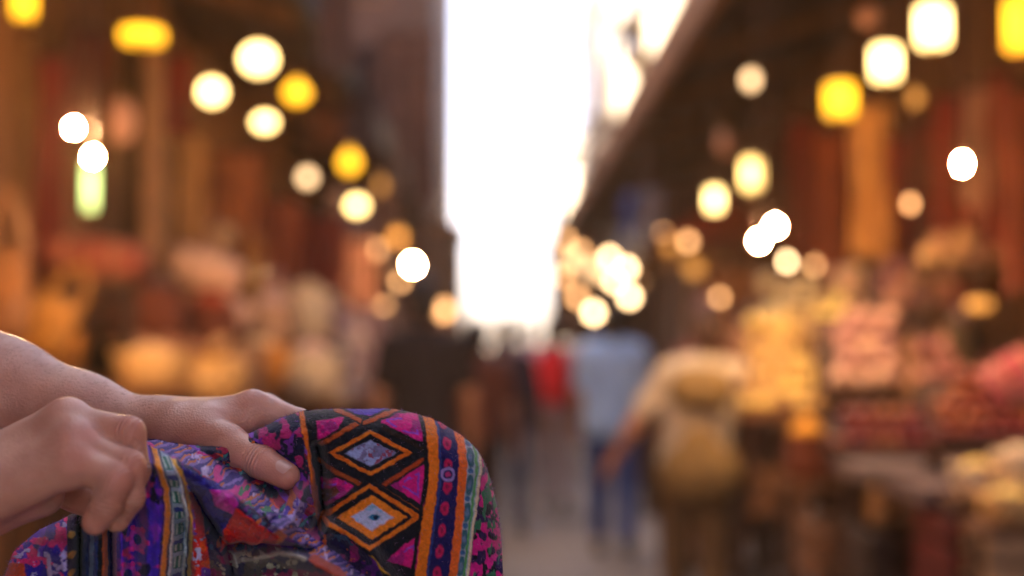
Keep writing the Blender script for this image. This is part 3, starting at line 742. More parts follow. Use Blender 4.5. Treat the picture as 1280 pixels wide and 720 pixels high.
# far stalls down the alley, small in the picture
def far_stall(x, y, rz, m_c, label):
    t_ = empty("market_stall", (x, y, 0), rz, label, "market stall", "small stalls far down the alley")
    m = MB(); m.box((0, 0, .45), (.7, 1.6, .9), 0, .02); m.build("counter", wood_m, t_)
    m = MB(); m.box((0, 0, .93), (.8, 1.7, .05)); m.build("table_top", wood_l, t_)
    for dx in (-.33, .33):
        for dy in (-.78, .78):
            m = MB(); m.box((dx, dy, 1.6), (.05, .05, 1.3)); m.build("post", wood_d, t_)
    m = MB(); m.add([(-.5, -.95, 2.25), (.5, -.95, 2.25), (.5, .95, 2.25), (-.5, .95, 2.25), (0, -.95, 2.55), (0, .95, 2.55)], [(0, 4, 1), (3, 2, 5), (0, 3, 5, 4), (1, 4, 5, 2), (0, 1, 2, 3)])
    m.build("canopy", m_c, t_)
    for i in range(3):
        m = MB(); m.lathe((0, -.55 + i * .55, .955), [(.2, 0), (.24, .06), (.16, .16), (.04, .24)], 16); m.build("heap", (ochre, grain, paprika)[i], t_, True)
far_stall(1.75, 11.5, 0, rustc, "small stall with a rust canopy behind the man in light blue")
far_stall(1.9, 15.0, 0, beigec, "small stall with a beige canopy under the cream bulbs")
far_stall(1.7, 19.5, 0, salmon, "farthest small stall with a salmon canopy")
far_stall(-1.5, 13.0, 0, rustc, "small stall with a rust canopy behind the man in the dark shirt")
far_stall(-1.45, 17.0, 0, beigec, "small stall with a beige canopy near the tall shaded building")

# ------------------------------------------------------------------ the warm dusty air of the covered market
hz = MB(); hz.box((0, 40, 5.2), (40, 110, 12.6)); hz = hz.build("haze", bpy.data.materials.new("dusty_air"))
hm = hz.data.materials[0]; hm.use_nodes = True; hn = hm.node_tree
hn.nodes.remove(hn.nodes["Principled BSDF"])
pv = hn.nodes.new("ShaderNodeVolumePrincipled"); pv.inputs["Color"].default_value = (.98, .70, .42, 1); pv.inputs["Density"].default_value = .003; pv.inputs["Anisotropy"].default_value = .3
hn.links.new(pv.outputs[0], hn.nodes["Material Output"].inputs["Volume"])
tag(hz, kind="stuff"); hz["label"] = "warm dusty air filling the alley"
# ================================================================== people in the alley
def V3(*a): return np.array(a, float)
skin_w = mat("walker_skin", '#b07858', .55, .12, 12); hair_d = mat("black_hair", '#1a1210', .6, .3, 40)
def person(x, y, face, H, label, top, bottom, hair=hair_d, shoe='#241a16', stride=.16, sleeve=.5, lean=0.0, arm=(0.0, 0.0), long_hair=False, skirt=False, scarf_m=None, extra=None, h=.014, skin_m=None, stoop=0.0, out=(0.0, 0.0), bulk=0.0):
    """walking figure; built facing +y, then turned by `face`. arm = forward swing of each hand"""
    k = H / 1.75
    hip = .92 * k
    tl = lean
    def T(z, yy=0, xx=0):             # torso point with forward lean above the hips
        s_ = max(0, z * k - hip); return V3(xx * k + tl * s_ * .4, yy * k + stoop * s_, z * k - .25 * stoop * s_)
    prims = [(T(1.36), T(1.20), .145 * k, .128 * k, (1.2, .72, 1)), (T(1.20), T(.95), .120 * k, .140 * k, (1.15, .8, 1)),
             (T(1.41, 0, -.15), T(1.41, 0, .15), .062 * k, .062 * k), (T(1.40), T(1.52, .015), .058 * k, .052 * k),
             (T(1.62, .02), T(1.665, .02), .082 * k, .088 * k, (.88, 1.08, 1.12)), (T(1.545, .05), T(1.59, .04), .042 * k, .06 * k),
             (T(1.615, .118), T(1.595, .13), .009, .012), (T(1.563, .105, -.018), T(1.563, .105, .018), .009, .009),
             (T(1.61, .01, -.084), T(1.60, .01, -.084), .017, .014), (T(1.61, .01, .084), T(1.60, .01, .084), .017, .014)]
    arms = []
    for i, sg in enumerate((-1, 1)):
        sh = T(1.40, 0, sg * .185); sw = arm[i]
        el = T(1.12, .05 + sw * .5 - .04, sg * .245); wr = T(.90, .10 + sw, sg * .26)
        if abs(sw) > .3: el = T(1.14, .16, sg * .25); wr = T(1.05, .16 + sw * .6, sg * .22)
        el = el + V3(sg * out[i] * .5, 0, .02); wr = wr + V3(sg * out[i], 0, .05 * (out[i] > 0))
        hd = wr + (wr - el) * .42
        arms.append([(sh, el, .050 * k, .040 * k), (el, wr, .040 * k, .027 * k)])
        prims += arms[-1] + [(wr, wr + (hd - wr) * .6, .030 * k, .034 * k, (.7, 1.1, 1))]
        d_ = (hd - wr) / (np.linalg.norm(hd - wr) + 1e-9)
        for q in range(4):
            o_ = V3(0, (q - 1.5) * .017, 0); b0 = wr + d_ * .075 + o_
            prims.append((b0, b0 + d_ * (.055 + .015 * (q in (1, 2))) + V3(-sg * .012, 0, 0), .0095, .0075))
        prims.append((wr + d_ * .03 + V3(0, .03, 0), wr + d_ * .08 + V3(-sg * .01, .052, 0), .012, .009))
    legs = []
    for sg, st in ((-1, stride), (1, -stride)):
        hp = V3(sg * .09 * k, 0, .90 * k); kn = V3(sg * .10 * k, st * .55 + .03, .49 * k); an = V3(sg * .10 * k, st - (.06 if st < 0 else 0), .085 * k + (.05 if st < 0 else 0))
        legs.append([(hp, kn, .088 * k, .060 * k), (kn, an, .058 * k, .037 * k)])
        ft = (an + V3(0, -.03, -.035), an + V3(0, .15, -.045 - (.03 if st < 0 else 0)), .040, .032)
        legs[-1].append(ft); prims += legs[-1]
    t_ = empty("person", (x, y, .004), face, label, "person", "people in the alley")
    def sdf_part(name, pr, kk, m_, clip=None, hh=h):
        lo_, hi_ = bounds(pr, .03); G, ax = grid(lo_, hi_, hh); F = union_field(G, pr, kk)
        if clip is not None: F = np.maximum(F, clip(G))
        v, q = surfnet(F, ax); return mesh_np(name, v, q, m_, t_)
    sdf_part("body", prims, .02 * k, skin_m or skin_w)
    g_ = lambda p_, a_: (p_[0], p_[1], p_[2] + a_, p_[3] + a_) + tuple(p_[4:])
    tp = [g_(prims[i], .018 + bulk) for i in (0, 1, 2)]
    for a_ in arms:
        tp.append(g_(a_[0], .016) if sleeve >= .5 else (a_[0][0], a_[0][0] * .6 + a_[0][1] * .4, .068, .060))
        if sleeve >= 1: tp.append(g_(a_[1], .012))
        elif sleeve >= .5: tp[-1] = (a_[0][0], a_[0][0] * .35 + a_[0][1] * .65, a_[0][2] + .018, a_[0][3] + .022)
    hemz = (.40 if skirt == 'long' else .84) * k
    if skirt == 'long': tp.append((V3(0, 0, .95 * k), V3(0, 0, .42 * k), .16 * k, .24 * k, (1.1, .9, 1)))
    sdf_part("shirt" if skirt != 'long' else "dress", tp, .035, top, lambda G: hemz - G[2] + 0 * G[0] + 0 * G[1])
    bp = []
    for l_ in legs: bp += [g_(l_[0], .016), g_(l_[1], .020)]
    bp.append((V3(0, 0, .99 * k), V3(0, 0, .88 * k), .13 * k, .145 * k, (1.15, .85, 1)))
    if skirt is True: bp.append((V3(0, 0, .9 * k), V3(0, 0, .5 * k), .15 * k, .23 * k, (1, .9, 1)))
    sdf_part("trousers" if not skirt else "skirt", bp, .03, bottom, lambda G: (.11 if not skirt else .45) * k - G[2] + 0 * G[0] + 0 * G[1])
    for l_ in legs:
        sdf_part("shoe", [(l_[2][0] + V3(0, -.01, 0), l_[2][1] + V3(0, .02, 0), .050, .042)], .02, mat("shoe" + shoe, shoe, .5, .2, 10), None, .01)
    hp = [(T(1.66, -.005), T(1.70, .0), .100 * k, .092 * k, (.93, 1.1, 1.08))]
    if long_hair: hp.append((T(1.62, -.06), T(1.36, -.11), .075 * k, .07 * k, (1.1, .7, 1)))
    else: hp.append((T(1.60, -.045), T(1.56, -.05), .066 * k, .050 * k))
    hc = T(1.60, .07)
    sdf_part("hair" if scarf_m is None else "head_scarf", hp if scarf_m is None else hp + [(T(1.50, -.01), T(1.42, -.01), .09 * k, .13 * k, (1.1, .85, 1))], .03, scarf_m or hair,
             lambda G: (G[1] - hc[1]) - np.clip(G[2] - hc[2] - .06, 0, .06) + 0 * G[0])
    for sg in (-1, 1):
        e_ = T(1.62, .098, sg * .031); m = MB(); m.lathe(tuple(e_), [(.001, -.008), (.008, -.004), (.009, 0), (.008, .004), (.001, .008)], 10); m.build("eye", mat("eye_white", (.7, .68, .64), .2, .05), t_, True)
    if extra: extra(t_, T, k)
    return t_
cl = lambda c, n=None: mat("garment_" + c, c, .9, .14, 10, bump=.4, bscale=25)
X_ = lambda px, Y: at(px, 430, Y).x
person(X_(530, 7.8), 7.8, R(3), 1.78, "man in a dark charcoal shirt walking away behind the scarf", cl('#241a1c'), cl('#22202a'), stride=.15, sleeve=.5)
person(X_(596, 9.2), 9.2, R(-6), 1.58, "shopper in a rust orange top between the dark shirted man and the gap", cl('#6e3a28'), cl('#3a2620'), stride=.12, sleeve=.5)
person(X_(632, 11.0), 11.0, R(2), 1.62, "walker in dark navy beside the bright gap, between orange top and pink top", cl('#2a2036'), cl('#18203c'), stride=.18, sleeve=1)
def red_pack(t_, T, k):
    m = MB(); vs = T(1.22, -.19)
    m.lathe((0, vs[1], vs[2] - .22), [(.10, 0), (.145, .04), (.15, .30), (.12, .42), (.05, .46)], 18, 1, .6); m.build("red_backpack", cl('#d0142c'), t_, True)
person(X_(692, 12.4), 12.4, R(-4), 1.66, "woman in a pale pink top with a red backpack", cl('#c090a4'), cl('#86747a'), stride=.14, sleeve=.5, long_hair=True, extra=red_pack)
person(X_(766, 9.8), 9.8, R(-5), 1.68, "man in a light blue shirt and blue jeans walking away", cl('#a8c8f8'), cl('#24488a'), stride=.13, sleeve=.5, bulk=.035)
# stooping shopper with a tan rucksack
def rucksack(t_, T, k):
    c_ = T(1.16, -.19)
    pr = [(c_ + V3(-.02, -.02, .17), c_ + V3(.08, -.02, .17), .10, .10, (1, .85, 1)), (c_ + V3(-.03, -.03, -.20), c_ + V3(.09, -.03, -.20), .125, .125, (1, .9, 1)), (c_ + V3(.03, -.10, -.16), c_ + V3(.03, -.10, -.06), .08, .07, (1.2, .7, 1))]
    lo_, hi_ = bounds(pr, .03); G, ax = grid(lo_, hi_, .012); F = union_field(G, pr, .06); v, q = surfnet(F, ax)
    pk = mesh_np("rucksack", v, q, mat("khaki_canvas", '#84683e', .9, .18, 9, bump=.5, bscale=30), t_)
    for sg in (-1, 1):
        m = MB(); m.tube([tuple(T(1.30, -.14, sg * .10)), tuple(T(1.45, -.02, sg * .11)), tuple(T(1.36, .13, sg * .12)), tuple(T(1.08, .08, sg * .16)), tuple(T(1.0, -.12, sg * .13))], .014, 8); m.build("strap", mat("dark_strap", '#3a2e1e', .8, .1), pk)
person(X_(866, 6.6), 6.6, R(-14), 1.63, "person in a cream T-shirt with a large khaki rucksack leaning to the stall", cl('#c8b49c'), cl('#5c4630'), stride=.10, sleeve=.5, lean=.25, arm=(.05, .1), out=(.16, 0), extra=rucksack, hair=mat("brown_hair", '#3a1c10', .6, .2, 40), stoop=.12)
person(X_(885, 9.0), 9.0, R(-30), 1.70, "woman in a pink head scarf behind the khaki rucksack", cl('#7a3a34'), cl('#4a2c28'), stride=.08, sleeve=1, skirt='long', scarf_m=cl('#a85a54'))
person(X_(935, 8.8), 8.8, R(60), 1.62, "person in dark indigo beside the pale sack", cl('#2c2440'), cl('#241c28'), stride=.05, sleeve=1)
person(X_(660, 16), 16, R(0), 1.68, "distant walker in a mauve shirt in the middle of the alley", cl('#8a6a80'), cl('#3a3a50'), stride=.16)
person(X_(722, 18), 18, R(4), 1.70, "distant walker in white beside the cream bulb", cl('#d8ccc8'), cl('#5a5a6a'), stride=.16)
person(X_(590, 19), 19, R(-3), 1.66, "distant walker in black beneath the white sky", cl('#241c20'), cl('#1c1c24'), stride=.16)
person(X_(690, 22), 22, R(180), 1.70, "distant walker in dark clothes coming towards the viewer", cl('#3c2c34'), cl('#2a2834'), stride=.16)
person(X_(630, 26), 26, R(0), 1.72, "farthest walker, small and dark in the bright gap", cl('#50404a'), cl('#38323e'), stride=.16)
# ================================================================== the scarf in the hands
def poly_dist(X, Y, pts):
    """distance to a polyline and position (0..1) along it"""
    best = np.full(X.shape, 1e9); tt = np.zeros(X.shape); side = np.zeros(X.shape)
    n = len(pts) - 1
    for i in range(n):
        a, b = pts[i], pts[i + 1]
        dx, dy = b[0] - a[0], b[1] - a[1]; L = dx * dx + dy * dy
        t = np.clip(((X - a[0]) * dx + (Y - a[1]) * dy) / L, 0, 1)
        d = np.hypot(X - a[0] - t * dx, Y - a[1] - t * dy)
        m = d < best
        best = np.where(m, d, best); tt = np.where(m, (i + t) / n, tt)
        side = np.where(m, np.sign((X - a[0]) * dy - (Y - a[1]) * dx), side)
    return best, tt, side

def inpoly(X, Y, pts):
    """signed distance, negative inside"""
    d, _, _ = poly_dist(X, Y, list(pts) + [pts[0]])
    c = np.zeros(X.shape, bool); n = len(pts)
    for i in range(n):
        x1, y1 = pts[i]; x2, y2 = pts[(i + 1) % n]
        if y1 == y2: continue
        c ^= ((y1 > Y) != (y2 > Y)) & (X < (x2 - x1) * (Y - y1) / (y2 - y1) + x1)
    return np.where(c, -d, d)

def interp(v, xs, ys):
    return np.interp(v, xs, ys)

# silhouette in photo pixels: top line (left drape -> lobe) and where each column ends far below
top_x = [-5, 15, 50, 95, 150, 180, 192, 230, 262, 300, 330, 350, 380, 430, 500, 545, 580, 600, 612, 622, 628]
top_y = [760, 690, 662, 640, 585, 550, 548, 556, 558, 548, 534, 522, 512, 510, 512, 524, 546, 566, 594, 636, 690]
bot_x = [30, 40, 55, 95, 140, 170, 190, 215, 245, 290, 320, 345, 372, 425, 490, 525, 560, 585, 603, 620, 632]
NS, NT, NB = 820, 470, 60
arc = np.concatenate([[0], np.cumsum(np.hypot(np.diff(top_x), np.diff(top_y)))])
s = np.linspace(0, arc[-1], NS)
tx = np.interp(s, arc, top_x); ty = np.interp(s, arc, top_y); bx = np.interp(s, arc, bot_x)
def smooth1(a, w=13):
    k = np.hanning(w + 2)[1:-1]; k /= k.sum()
    return np.convolve(np.pad(a, w // 2, mode='edge'), k, mode='valid')
tx, ty, bx = smooth1(tx, 25), smooth1(ty, 25), smooth1(bx, 41)
ty = ty + (fbm(s / 23, s * 0, 77) - .5) * 3.2
BOT = 1060.0
t = np.linspace(0, 1, NT) ** 1.35
YY = ty[:, None] + (BOT - ty[:, None]) * t[None, :]
w = np.clip((YY - ty[:, None]) / (BOT - 120 - ty[:, None]), 0, 1)
XX = tx[:, None] + (bx[:, None] - tx[:, None]) * (1 - (1 - w) ** 1.6)

def crest(pts, width, amp, fade=.12, sharp=1.0):
    d, tt, sd_ = poly_dist(XX, YY, pts)
    f = np.clip(tt / fade, 0, 1) * np.clip((1 - tt) / fade, 0, 1)
    f = f * f * (3 - 2 * f)
    return amp * f * np.exp(-(d / width) ** 2 * sharp), d, tt, sd_

H = np.zeros(XX.shape)                    # closeness to the camera, metres
H += .016 * np.exp(-(((XX - 470) / 120) ** 2 + ((YY - 650) / 120) ** 2))
H -= .024 * np.exp(-(((XX - 318) / 62) ** 2 + ((YY - 582) / 34) ** 2))
folds = [
    ([(366, 612), (396, 622), (424, 622), (448, 612)], 5, .0035),
    ([(364, 618), (392, 640), (420, 654)], 5, .005),
    ([(355, 612), (344, 632), (330, 640)], 6, .008),
    ([(182, 566), (214, 590), (236, 624), (246, 670)], 7, .007),
    ([(176, 600), (184, 640), (182, 700), (186, 800)], 6, .007),
    ([(130, 655), (134, 700), (128, 780), (126, 900)], 6, .008),
    ([(108, 655), (104, 700), (110, 800)], 5, .007),
    ([(186, 552), (250, 592), (320, 642), (395, 694), (450, 740), (520, 800)], 20, .030),
    ([(270, 596), (330, 622), (372, 652), (420, 668)], 11, .010),
    ([(376, 600), (374, 622), (362, 645), (345, 662)], 10, .022),
    ([(178, 560), (196, 600), (200, 660), (196, 740), (190, 900)], 24, .026),
    ([(222, 600), (246, 660), (250, 720), (262, 820)], 13, .012),
    ([(268, 612), (300, 660), (330, 672)], 20, .010),
    ([(262, 660), (300, 720), (330, 790), (350, 900)], 15, .018),
    ([(300, 692), (352, 684), (410, 712), (470, 760)], 15, .022),
    ([(300, 722), (350, 712), (400, 742), (440, 800)], 12, .016),
    ([(398, 655), (432, 664), (462, 690), (500, 740)], 13, .010),
    ([(45, 672), (80, 690), (92, 760)], 20, .018),
    ([(120, 660), (122, 720), (118, 800)], 11, .014),
    ([(150, 650), (152, 720), (150, 800)], 9, .012),
]
creases = [
    ([(394, 548), (402, 590), (404, 640), (392, 668)], 7, -.020),
    ([(278, 684), (315, 681), (352, 676), (400, 684)], 5, -.020),
    ([(236, 606), (252, 640), (282, 682), (296, 726)], 5, -.016),
    ([(230, 640), (232, 700), (236, 800)], 6, -.010),
    ([(300, 604), (345, 618), (372, 600)], 9, -.012),
    ([(212, 560), (262, 572), (300, 600)], 7, -.010),
    ([(100, 640), (100, 720), (96, 820)], 7, -.014),
    ([(138, 640), (137, 720), (134, 800)], 6, -.012),
    ([(412, 700), (440, 712), (480, 760)], 7, -.010),
]
CR = {}
for i, (p, wd, am) in enumerate(folds + creases):
    h, d, tt, sd_ = crest(p, wd, am * 1.6)
    H += h; CR[i] = (d, tt, sd_)
lob = np.clip((XX - 395) / 30, 0, 1)
H += (fbm(XX / 26, YY / 34, 5) - .5) * (.010 - .006 * lob)
H += (fbm(XX / 7, YY / 8, 9) - .5) * .0022
# soft hanging waves under the frame
dn = np.clip((YY - 700) / 160, 0, 1)
H += dn * .014 * np.sin(XX / 21 + YY / 160)
# rounded roll towards the silhouette
RIM = 34.0
de, _, _ = poly_dist(XX[::1, ::1], YY, list(zip(np.interp(np.linspace(0, NS - 1, 60), np.arange(NS), tx), np.interp(np.linspace(0, NS - 1, 60), np.arange(NS), ty))))
e = np.clip(de / RIM, 0, 1)
rnd = np.sqrt(np.clip(1 - (1 - e) ** 2, 0, 1))
THK = .034
base = np.interp(XX, [0, 150, 200, 300, 380, 470, 560, 640], [.868, .866, .868, .884, .893, .888, .893, .900])
Yf = base + THK * (1 - rnd) - H * (0.15 + .85 * rnd)
Yb = np.broadcast_to(base + THK * (1 + rnd * .8), Yf.shape)
# overhang: crests lean over their lower side
gy = np.gradient(H, axis=1) / np.maximum(np.gradient(YY, axis=1), .5)
XXd = XX + (fbm(XX / 15, YY / 15, 31) - .5) * 2.0 * e
YYd = YY + np.clip(H, -.02, .04) * 300 * .55 * e * (1 - lob * .8)
Vf = at_np(XXd, YYd, Yf)
Vb = at_np(XX, YY, Yb)[:]

# ---- woven pattern, laid out on the cloth before it is folded ----
C = np.zeros(XX.shape + (3,)); C[:] = srgb('#241a3e')
def lay(mask, c, soft=0):
    global C
    c = np.array(srgb(c) if isinstance(c, str) else c)
    a = np.clip(mask, 0, 1)[..., None]
    C = C * (1 - a) + c * a
def sd2m(sd, w=.9): return np.clip(.5 - sd / (2 * w), 0, 1)
n1 = fbm(XX / 13, YY / 13, 21, 3); n2 = fbm(XX / 8, YY / 8, 22, 3); n3 = fbm(XX / 17, YY / 17, 23, 3); n4 = fbm(XX / 7, YY / 7, 24, 3)
thr = lambda n, a, b: np.clip((n - a) / (b - a), 0, 1)
jx = (fbm(XX / 6, YY / 6, 41, 3) - .5) * 3.0; jy = (fbm(XX / 6, YY / 6, 42, 3) - .5) * 3.0
X, Y = XX + jx, YY + jy
lay(thr(n1, .56, .60), '#5a1d6b'); lay(thr(n3, .60, .64), '#8d1f5e'); lay(thr(n2, .66, .70), '#2d4a66'); lay(thr(n4, .70, .74), '#b5561e')
# middle speckled ground (under the thumb): chevrons
mid = sd2m(inpoly(X, Y, [(225, 530), (400, 500), (400, 660), (330, 640), (240, 580)]))
ch = np.abs(((X * .6 + Y) % 34) - 17) ; ch2 = np.abs(((X * .9 - Y) % 40) - 20)
lay(mid * (ch < 6), '#8b1c3c'); lay(mid * (ch2 < 4), '#7c3fae'); lay(mid * (np.abs(ch - 9) < 2) * (n2 > .45), '#2f6f6c')
lay(mid * (ch2 > 16) * (n1 > .48), '#c7451f'); lay(mid * thr(n3, .6, .64), '#1b2036')
# upright small fold, purple and pale
d, tt, _ = poly_dist(X, Y, folds[9][0]); up = sd2m(d - 12)
lay(up, '#4a2a9a'); lay(up * (n2 > .52), '#9c8bc6'); lay(up * (n1 > .56), '#c0602a')
# purple drape by the fist
dr = sd2m(inpoly(X, Y, [(140, 540), (188, 545), (206, 600), (210, 660), (203, 760), (200, 1100), (136, 1100), (146, 700), (140, 640)]))
lay(dr, '#3b22a0'); lay(dr * thr(n3, .5, .56), '#5226b4'); lay(dr * thr(fbm(X / 15, Y / 19, 71, 2), .62, .72), '#7a2ab0')
lay(dr * thr(fbm(X / 12, Y / 13, 72, 2), .72, .80), '#d8266e'); lay(dr * thr(fbm(X / 12, Y / 15, 73, 2), .70, .76), '#17143c')
for cx_, cy_ in ((172, 672), (160, 716), (178, 600), (165, 760)):
    q = np.hypot((X - cx_) / 8, (Y - cy_) / 11)
    lay(dr * (np.abs(q - 1) < .32), '#b23aa0'); lay(dr * (q < .6), '#1a2a6a')
    for a_ in range(6):
        lay(dr * (np.hypot(X - cx_ - 12 * math.cos(a_ * 1.05), Y - cy_ - 15 * math.sin(a_ * 1.05)) < 3.4), '#d12c8a')
orange1 = [(190, 552), (197, 575), (208, 604), (210, 640), (206, 680), (202, 730), (200, 900), (200, 1100)]
band = [(203, 562), (216, 592), (225, 640), (222, 693), (219, 760), (216, 1100)]
d, tt, sdx = poly_dist(X, Y, band); bm_ = sd2m(d - 11)
lay(bm_, '#8fa2b8'); lay(sd2m(np.abs(d - 9) - 1.4), '#dfe6e4')
seg = (Y % 21) / 21
lay(sd2m(d - 5.5) * (seg < .72), '#1f6b5a'); lay(sd2m(np.abs(d - 3) - 1) * (seg < .66), '#b8c6c0'); lay(sd2m(d - 5.5) * ((Y % 42) < 6), '#2b3c86')
d, _, _ = poly_dist(X, Y, orange1); lay(sd2m(d - 3.6), '#e08a1e'); lay(sd2m(np.abs(d - 5) - .9), '#241238')
d, _, _ = poly_dist(X, Y, [(214, 566), (230, 592), (240, 640), (237, 700), (235, 1100)]); lay(sd2m(d - 2.2), '#d9a23a')
red1 = sd2m(inpoly(X, Y, [(232, 590), (252, 640), (262, 700), (300, 1100), (240, 1100), (240, 700), (242, 640)]))
lay(red1, '#d02a26'); lay(red1 * thr(n1, .54, .58), '#e2561f'); lay(red1 * thr(n3, .58, .62), '#6a2fb0'); lay(red1 * thr(n2, .64, .68), '#b9b2d8')
# navy and magenta patch, red quadrangle
nv = sd2m(inpoly(X, Y, [(228, 578), (300, 610), (296, 640), (274, 668), (252, 640), (236, 606)]))
lay(nv, '#20186e'); lay(nv * thr(n1, .55, .6), '#34309a')
mg = sd2m(inpoly(X, Y, [(262, 606), (288, 606), (298, 622), (290, 636), (268, 626)])); lay(mg, '#b3208e'); lay(mg * thr(n2, .55, .6), '#cf2fb0')
rq = sd2m(inpoly(X, Y, [(295, 628), (322, 648), (348, 664), (344, 674), (312, 680), (276, 684), (280, 662)]))
lay(rq, '#cf1f18'); lay(rq * thr(n1, .6, .66), '#e03a20'); lay(rq * thr(n3, .62, .66), '#a81820')
# crest of the long fold: pale, orange, magenta, green threads
d, tt, sdx = poly_dist(X, Y, [(186, 546), (250, 574), (300, 606), (345, 640), (395, 680), (450, 726)])
cm = sd2m(d - 9)
stp = (X * .10 + Y * .34 + fbm(X / 9, Y / 9, 61, 2) * 3) % 3
lay(cm, '#3a2a72'); lay(cm * (stp < 1.1), '#7a62a2'); lay(cm * (stp > 2.1) * (n1 > .5), '#b8642c'); lay(cm * thr(n2, .66, .72), '#b8a4cc')
lay(cm * thr(n3, .56, .6) * (tt < .45), '#bf2f7e'); lay(cm * (n4 > .62) * (tt > .4) * (tt < .62), '#3f7a55')
# lower gathered folds
lf = sd2m(inpoly(X, Y, [(262, 690), (300, 688), (350, 678), (392, 690), (440, 730), (470, 800), (480, 1100), (290, 1100)]))
lay(lf, '#34304a'); lay(lf * thr(n1, .5, .55), '#5a5148'); lay(lf * thr(n3, .56, .6), '#7c2a4c'); lay(lf * thr(n2, .62, .66), '#a7a58c')
d, _, _ = poly_dist(X, Y, [(292, 700), (350, 684), (380, 692)]); lay(sd2m(d - 3), '#a39a8c')
d, _, _ = poly_dist(X, Y, [(392, 692), (420, 712), (470, 770)]); lay(sd2m(d - 6), '#9c3a26')
# below the fist: purple corner, gold spots, narrow stripes
lo = sd2m(inpoly(X, Y, [(-30, 780), (10, 660), (86, 630), (84, 1100), (-30, 1100)]))
lay(lo, '#2e1f92'); lay(lo * thr(n3, .54, .6), '#5a2cb6'); lay(lo * thr(n1, .60, .64), '#e02a7c'); lay(lo * thr(n2, .66, .7), '#b4a8dc')
lay(lo * sd2m(inpoly(X, Y, [(-30, 700), (30, 704), (40, 760), (40, 1100), (-30, 1100)])), '#c2451c')
for x0, x1, c_ in ((84, 96, '#32203a'), (96, 103, '#14240f'), (103, 112, '#1f2f5c'), (112, 117, '#5a7290'), (117, 122, '#28376a'), (122, 128, '#101a1a'),
                   (128, 135, '#d06a1c'), (135, 141, '#2a1c60'), (141, 146, '#9a6a9c')):
    lay(((X > x0) & (X < x1) & (Y > 625)) * 1.0, c_)
for k in range(5):
    lay(sd2m(np.hypot(X - 90, (Y - 668 - k * 22) * 1.1) - 5), '#e0a032')
d, _, _ = poly_dist(X, Y, [(60, 690), (66, 760), (60, 900)]); lay(sd2m(d - 2.5) * (Y > 690), '#c6b4dc')

# ---- the lobe with the diamonds ----
LX = X - 0.0
L = sd2m(inpoly(X, Y, [(366, 480), (376, 530), (386, 580), (392, 625), (398, 660), (430, 668), (470, 700), (500, 760), (520, 1100), (760, 1100), (760, 480)]))
lay(L, '#14161f')
sx = lambda xs, ys: X - np.interp(Y, ys, xs)
l1 = sx([372, 381, 389, 395, 396], [500, 555, 600, 640, 700])
l2 = sx([533, 540, 543, 541, 535, 529, 526, 510], [510, 540, 580, 610, 645, 690, 720, 1060])
l3 = sx([570, 577, 579, 577, 573, 567, 562, 548], [530, 555, 580, 613, 660, 713, 740, 1060])
l4 = sx([592, 600, 601, 597, 592, 586, 580, 566], [545, 565, 590, 620, 660, 713, 740, 1060])
panel = L * sd2m(np.maximum(-l1 - 0, l2))
# magenta lozenges between the diamonds
for pts in ([(395, 526), (430, 521), (420, 540), (398, 556)], [(478, 517), (526, 516), (529, 552), (500, 544), (476, 530)],
            [(508, 592), (530, 580), (530, 632), (488, 606)], [(396, 600), (432, 596), (446, 604), (410, 634), (398, 640)],
            [(505, 680), (526, 668), (522, 712), (484, 700)], [(396, 690), (430, 690), (404, 730)], [(500, 740), (520, 752), (516, 800), (486, 780)],
            [(440, 512), (466, 508), (480, 508), (465, 520)]):
    q = inpoly(X, Y, pts); lay(panel * sd2m(q), '#c01272'); lay(panel * sd2m(q) * thr(n1, .55, .62), '#8f1668'); lay(panel * sd2m(np.abs(q + 7) - 1.1) * (n3 > .5), '#7a3ab4')
lay(panel * sd2m(inpoly(X, Y, [(405, 511), (440, 517), (470, 519), (505, 511), (500, 505), (420, 503)])), '#4b2f9e')
lay(panel * sd2m(inpoly(X, Y, [(398, 616), (420, 606), (425, 614), (404, 630)])), '#5a2a1a')
def dia(cx_, cy_, hw, hh, dx=0):
    return (np.abs(X - cx_) / hw + np.abs(Y - cy_) / hh - 1) * min(hw, hh)
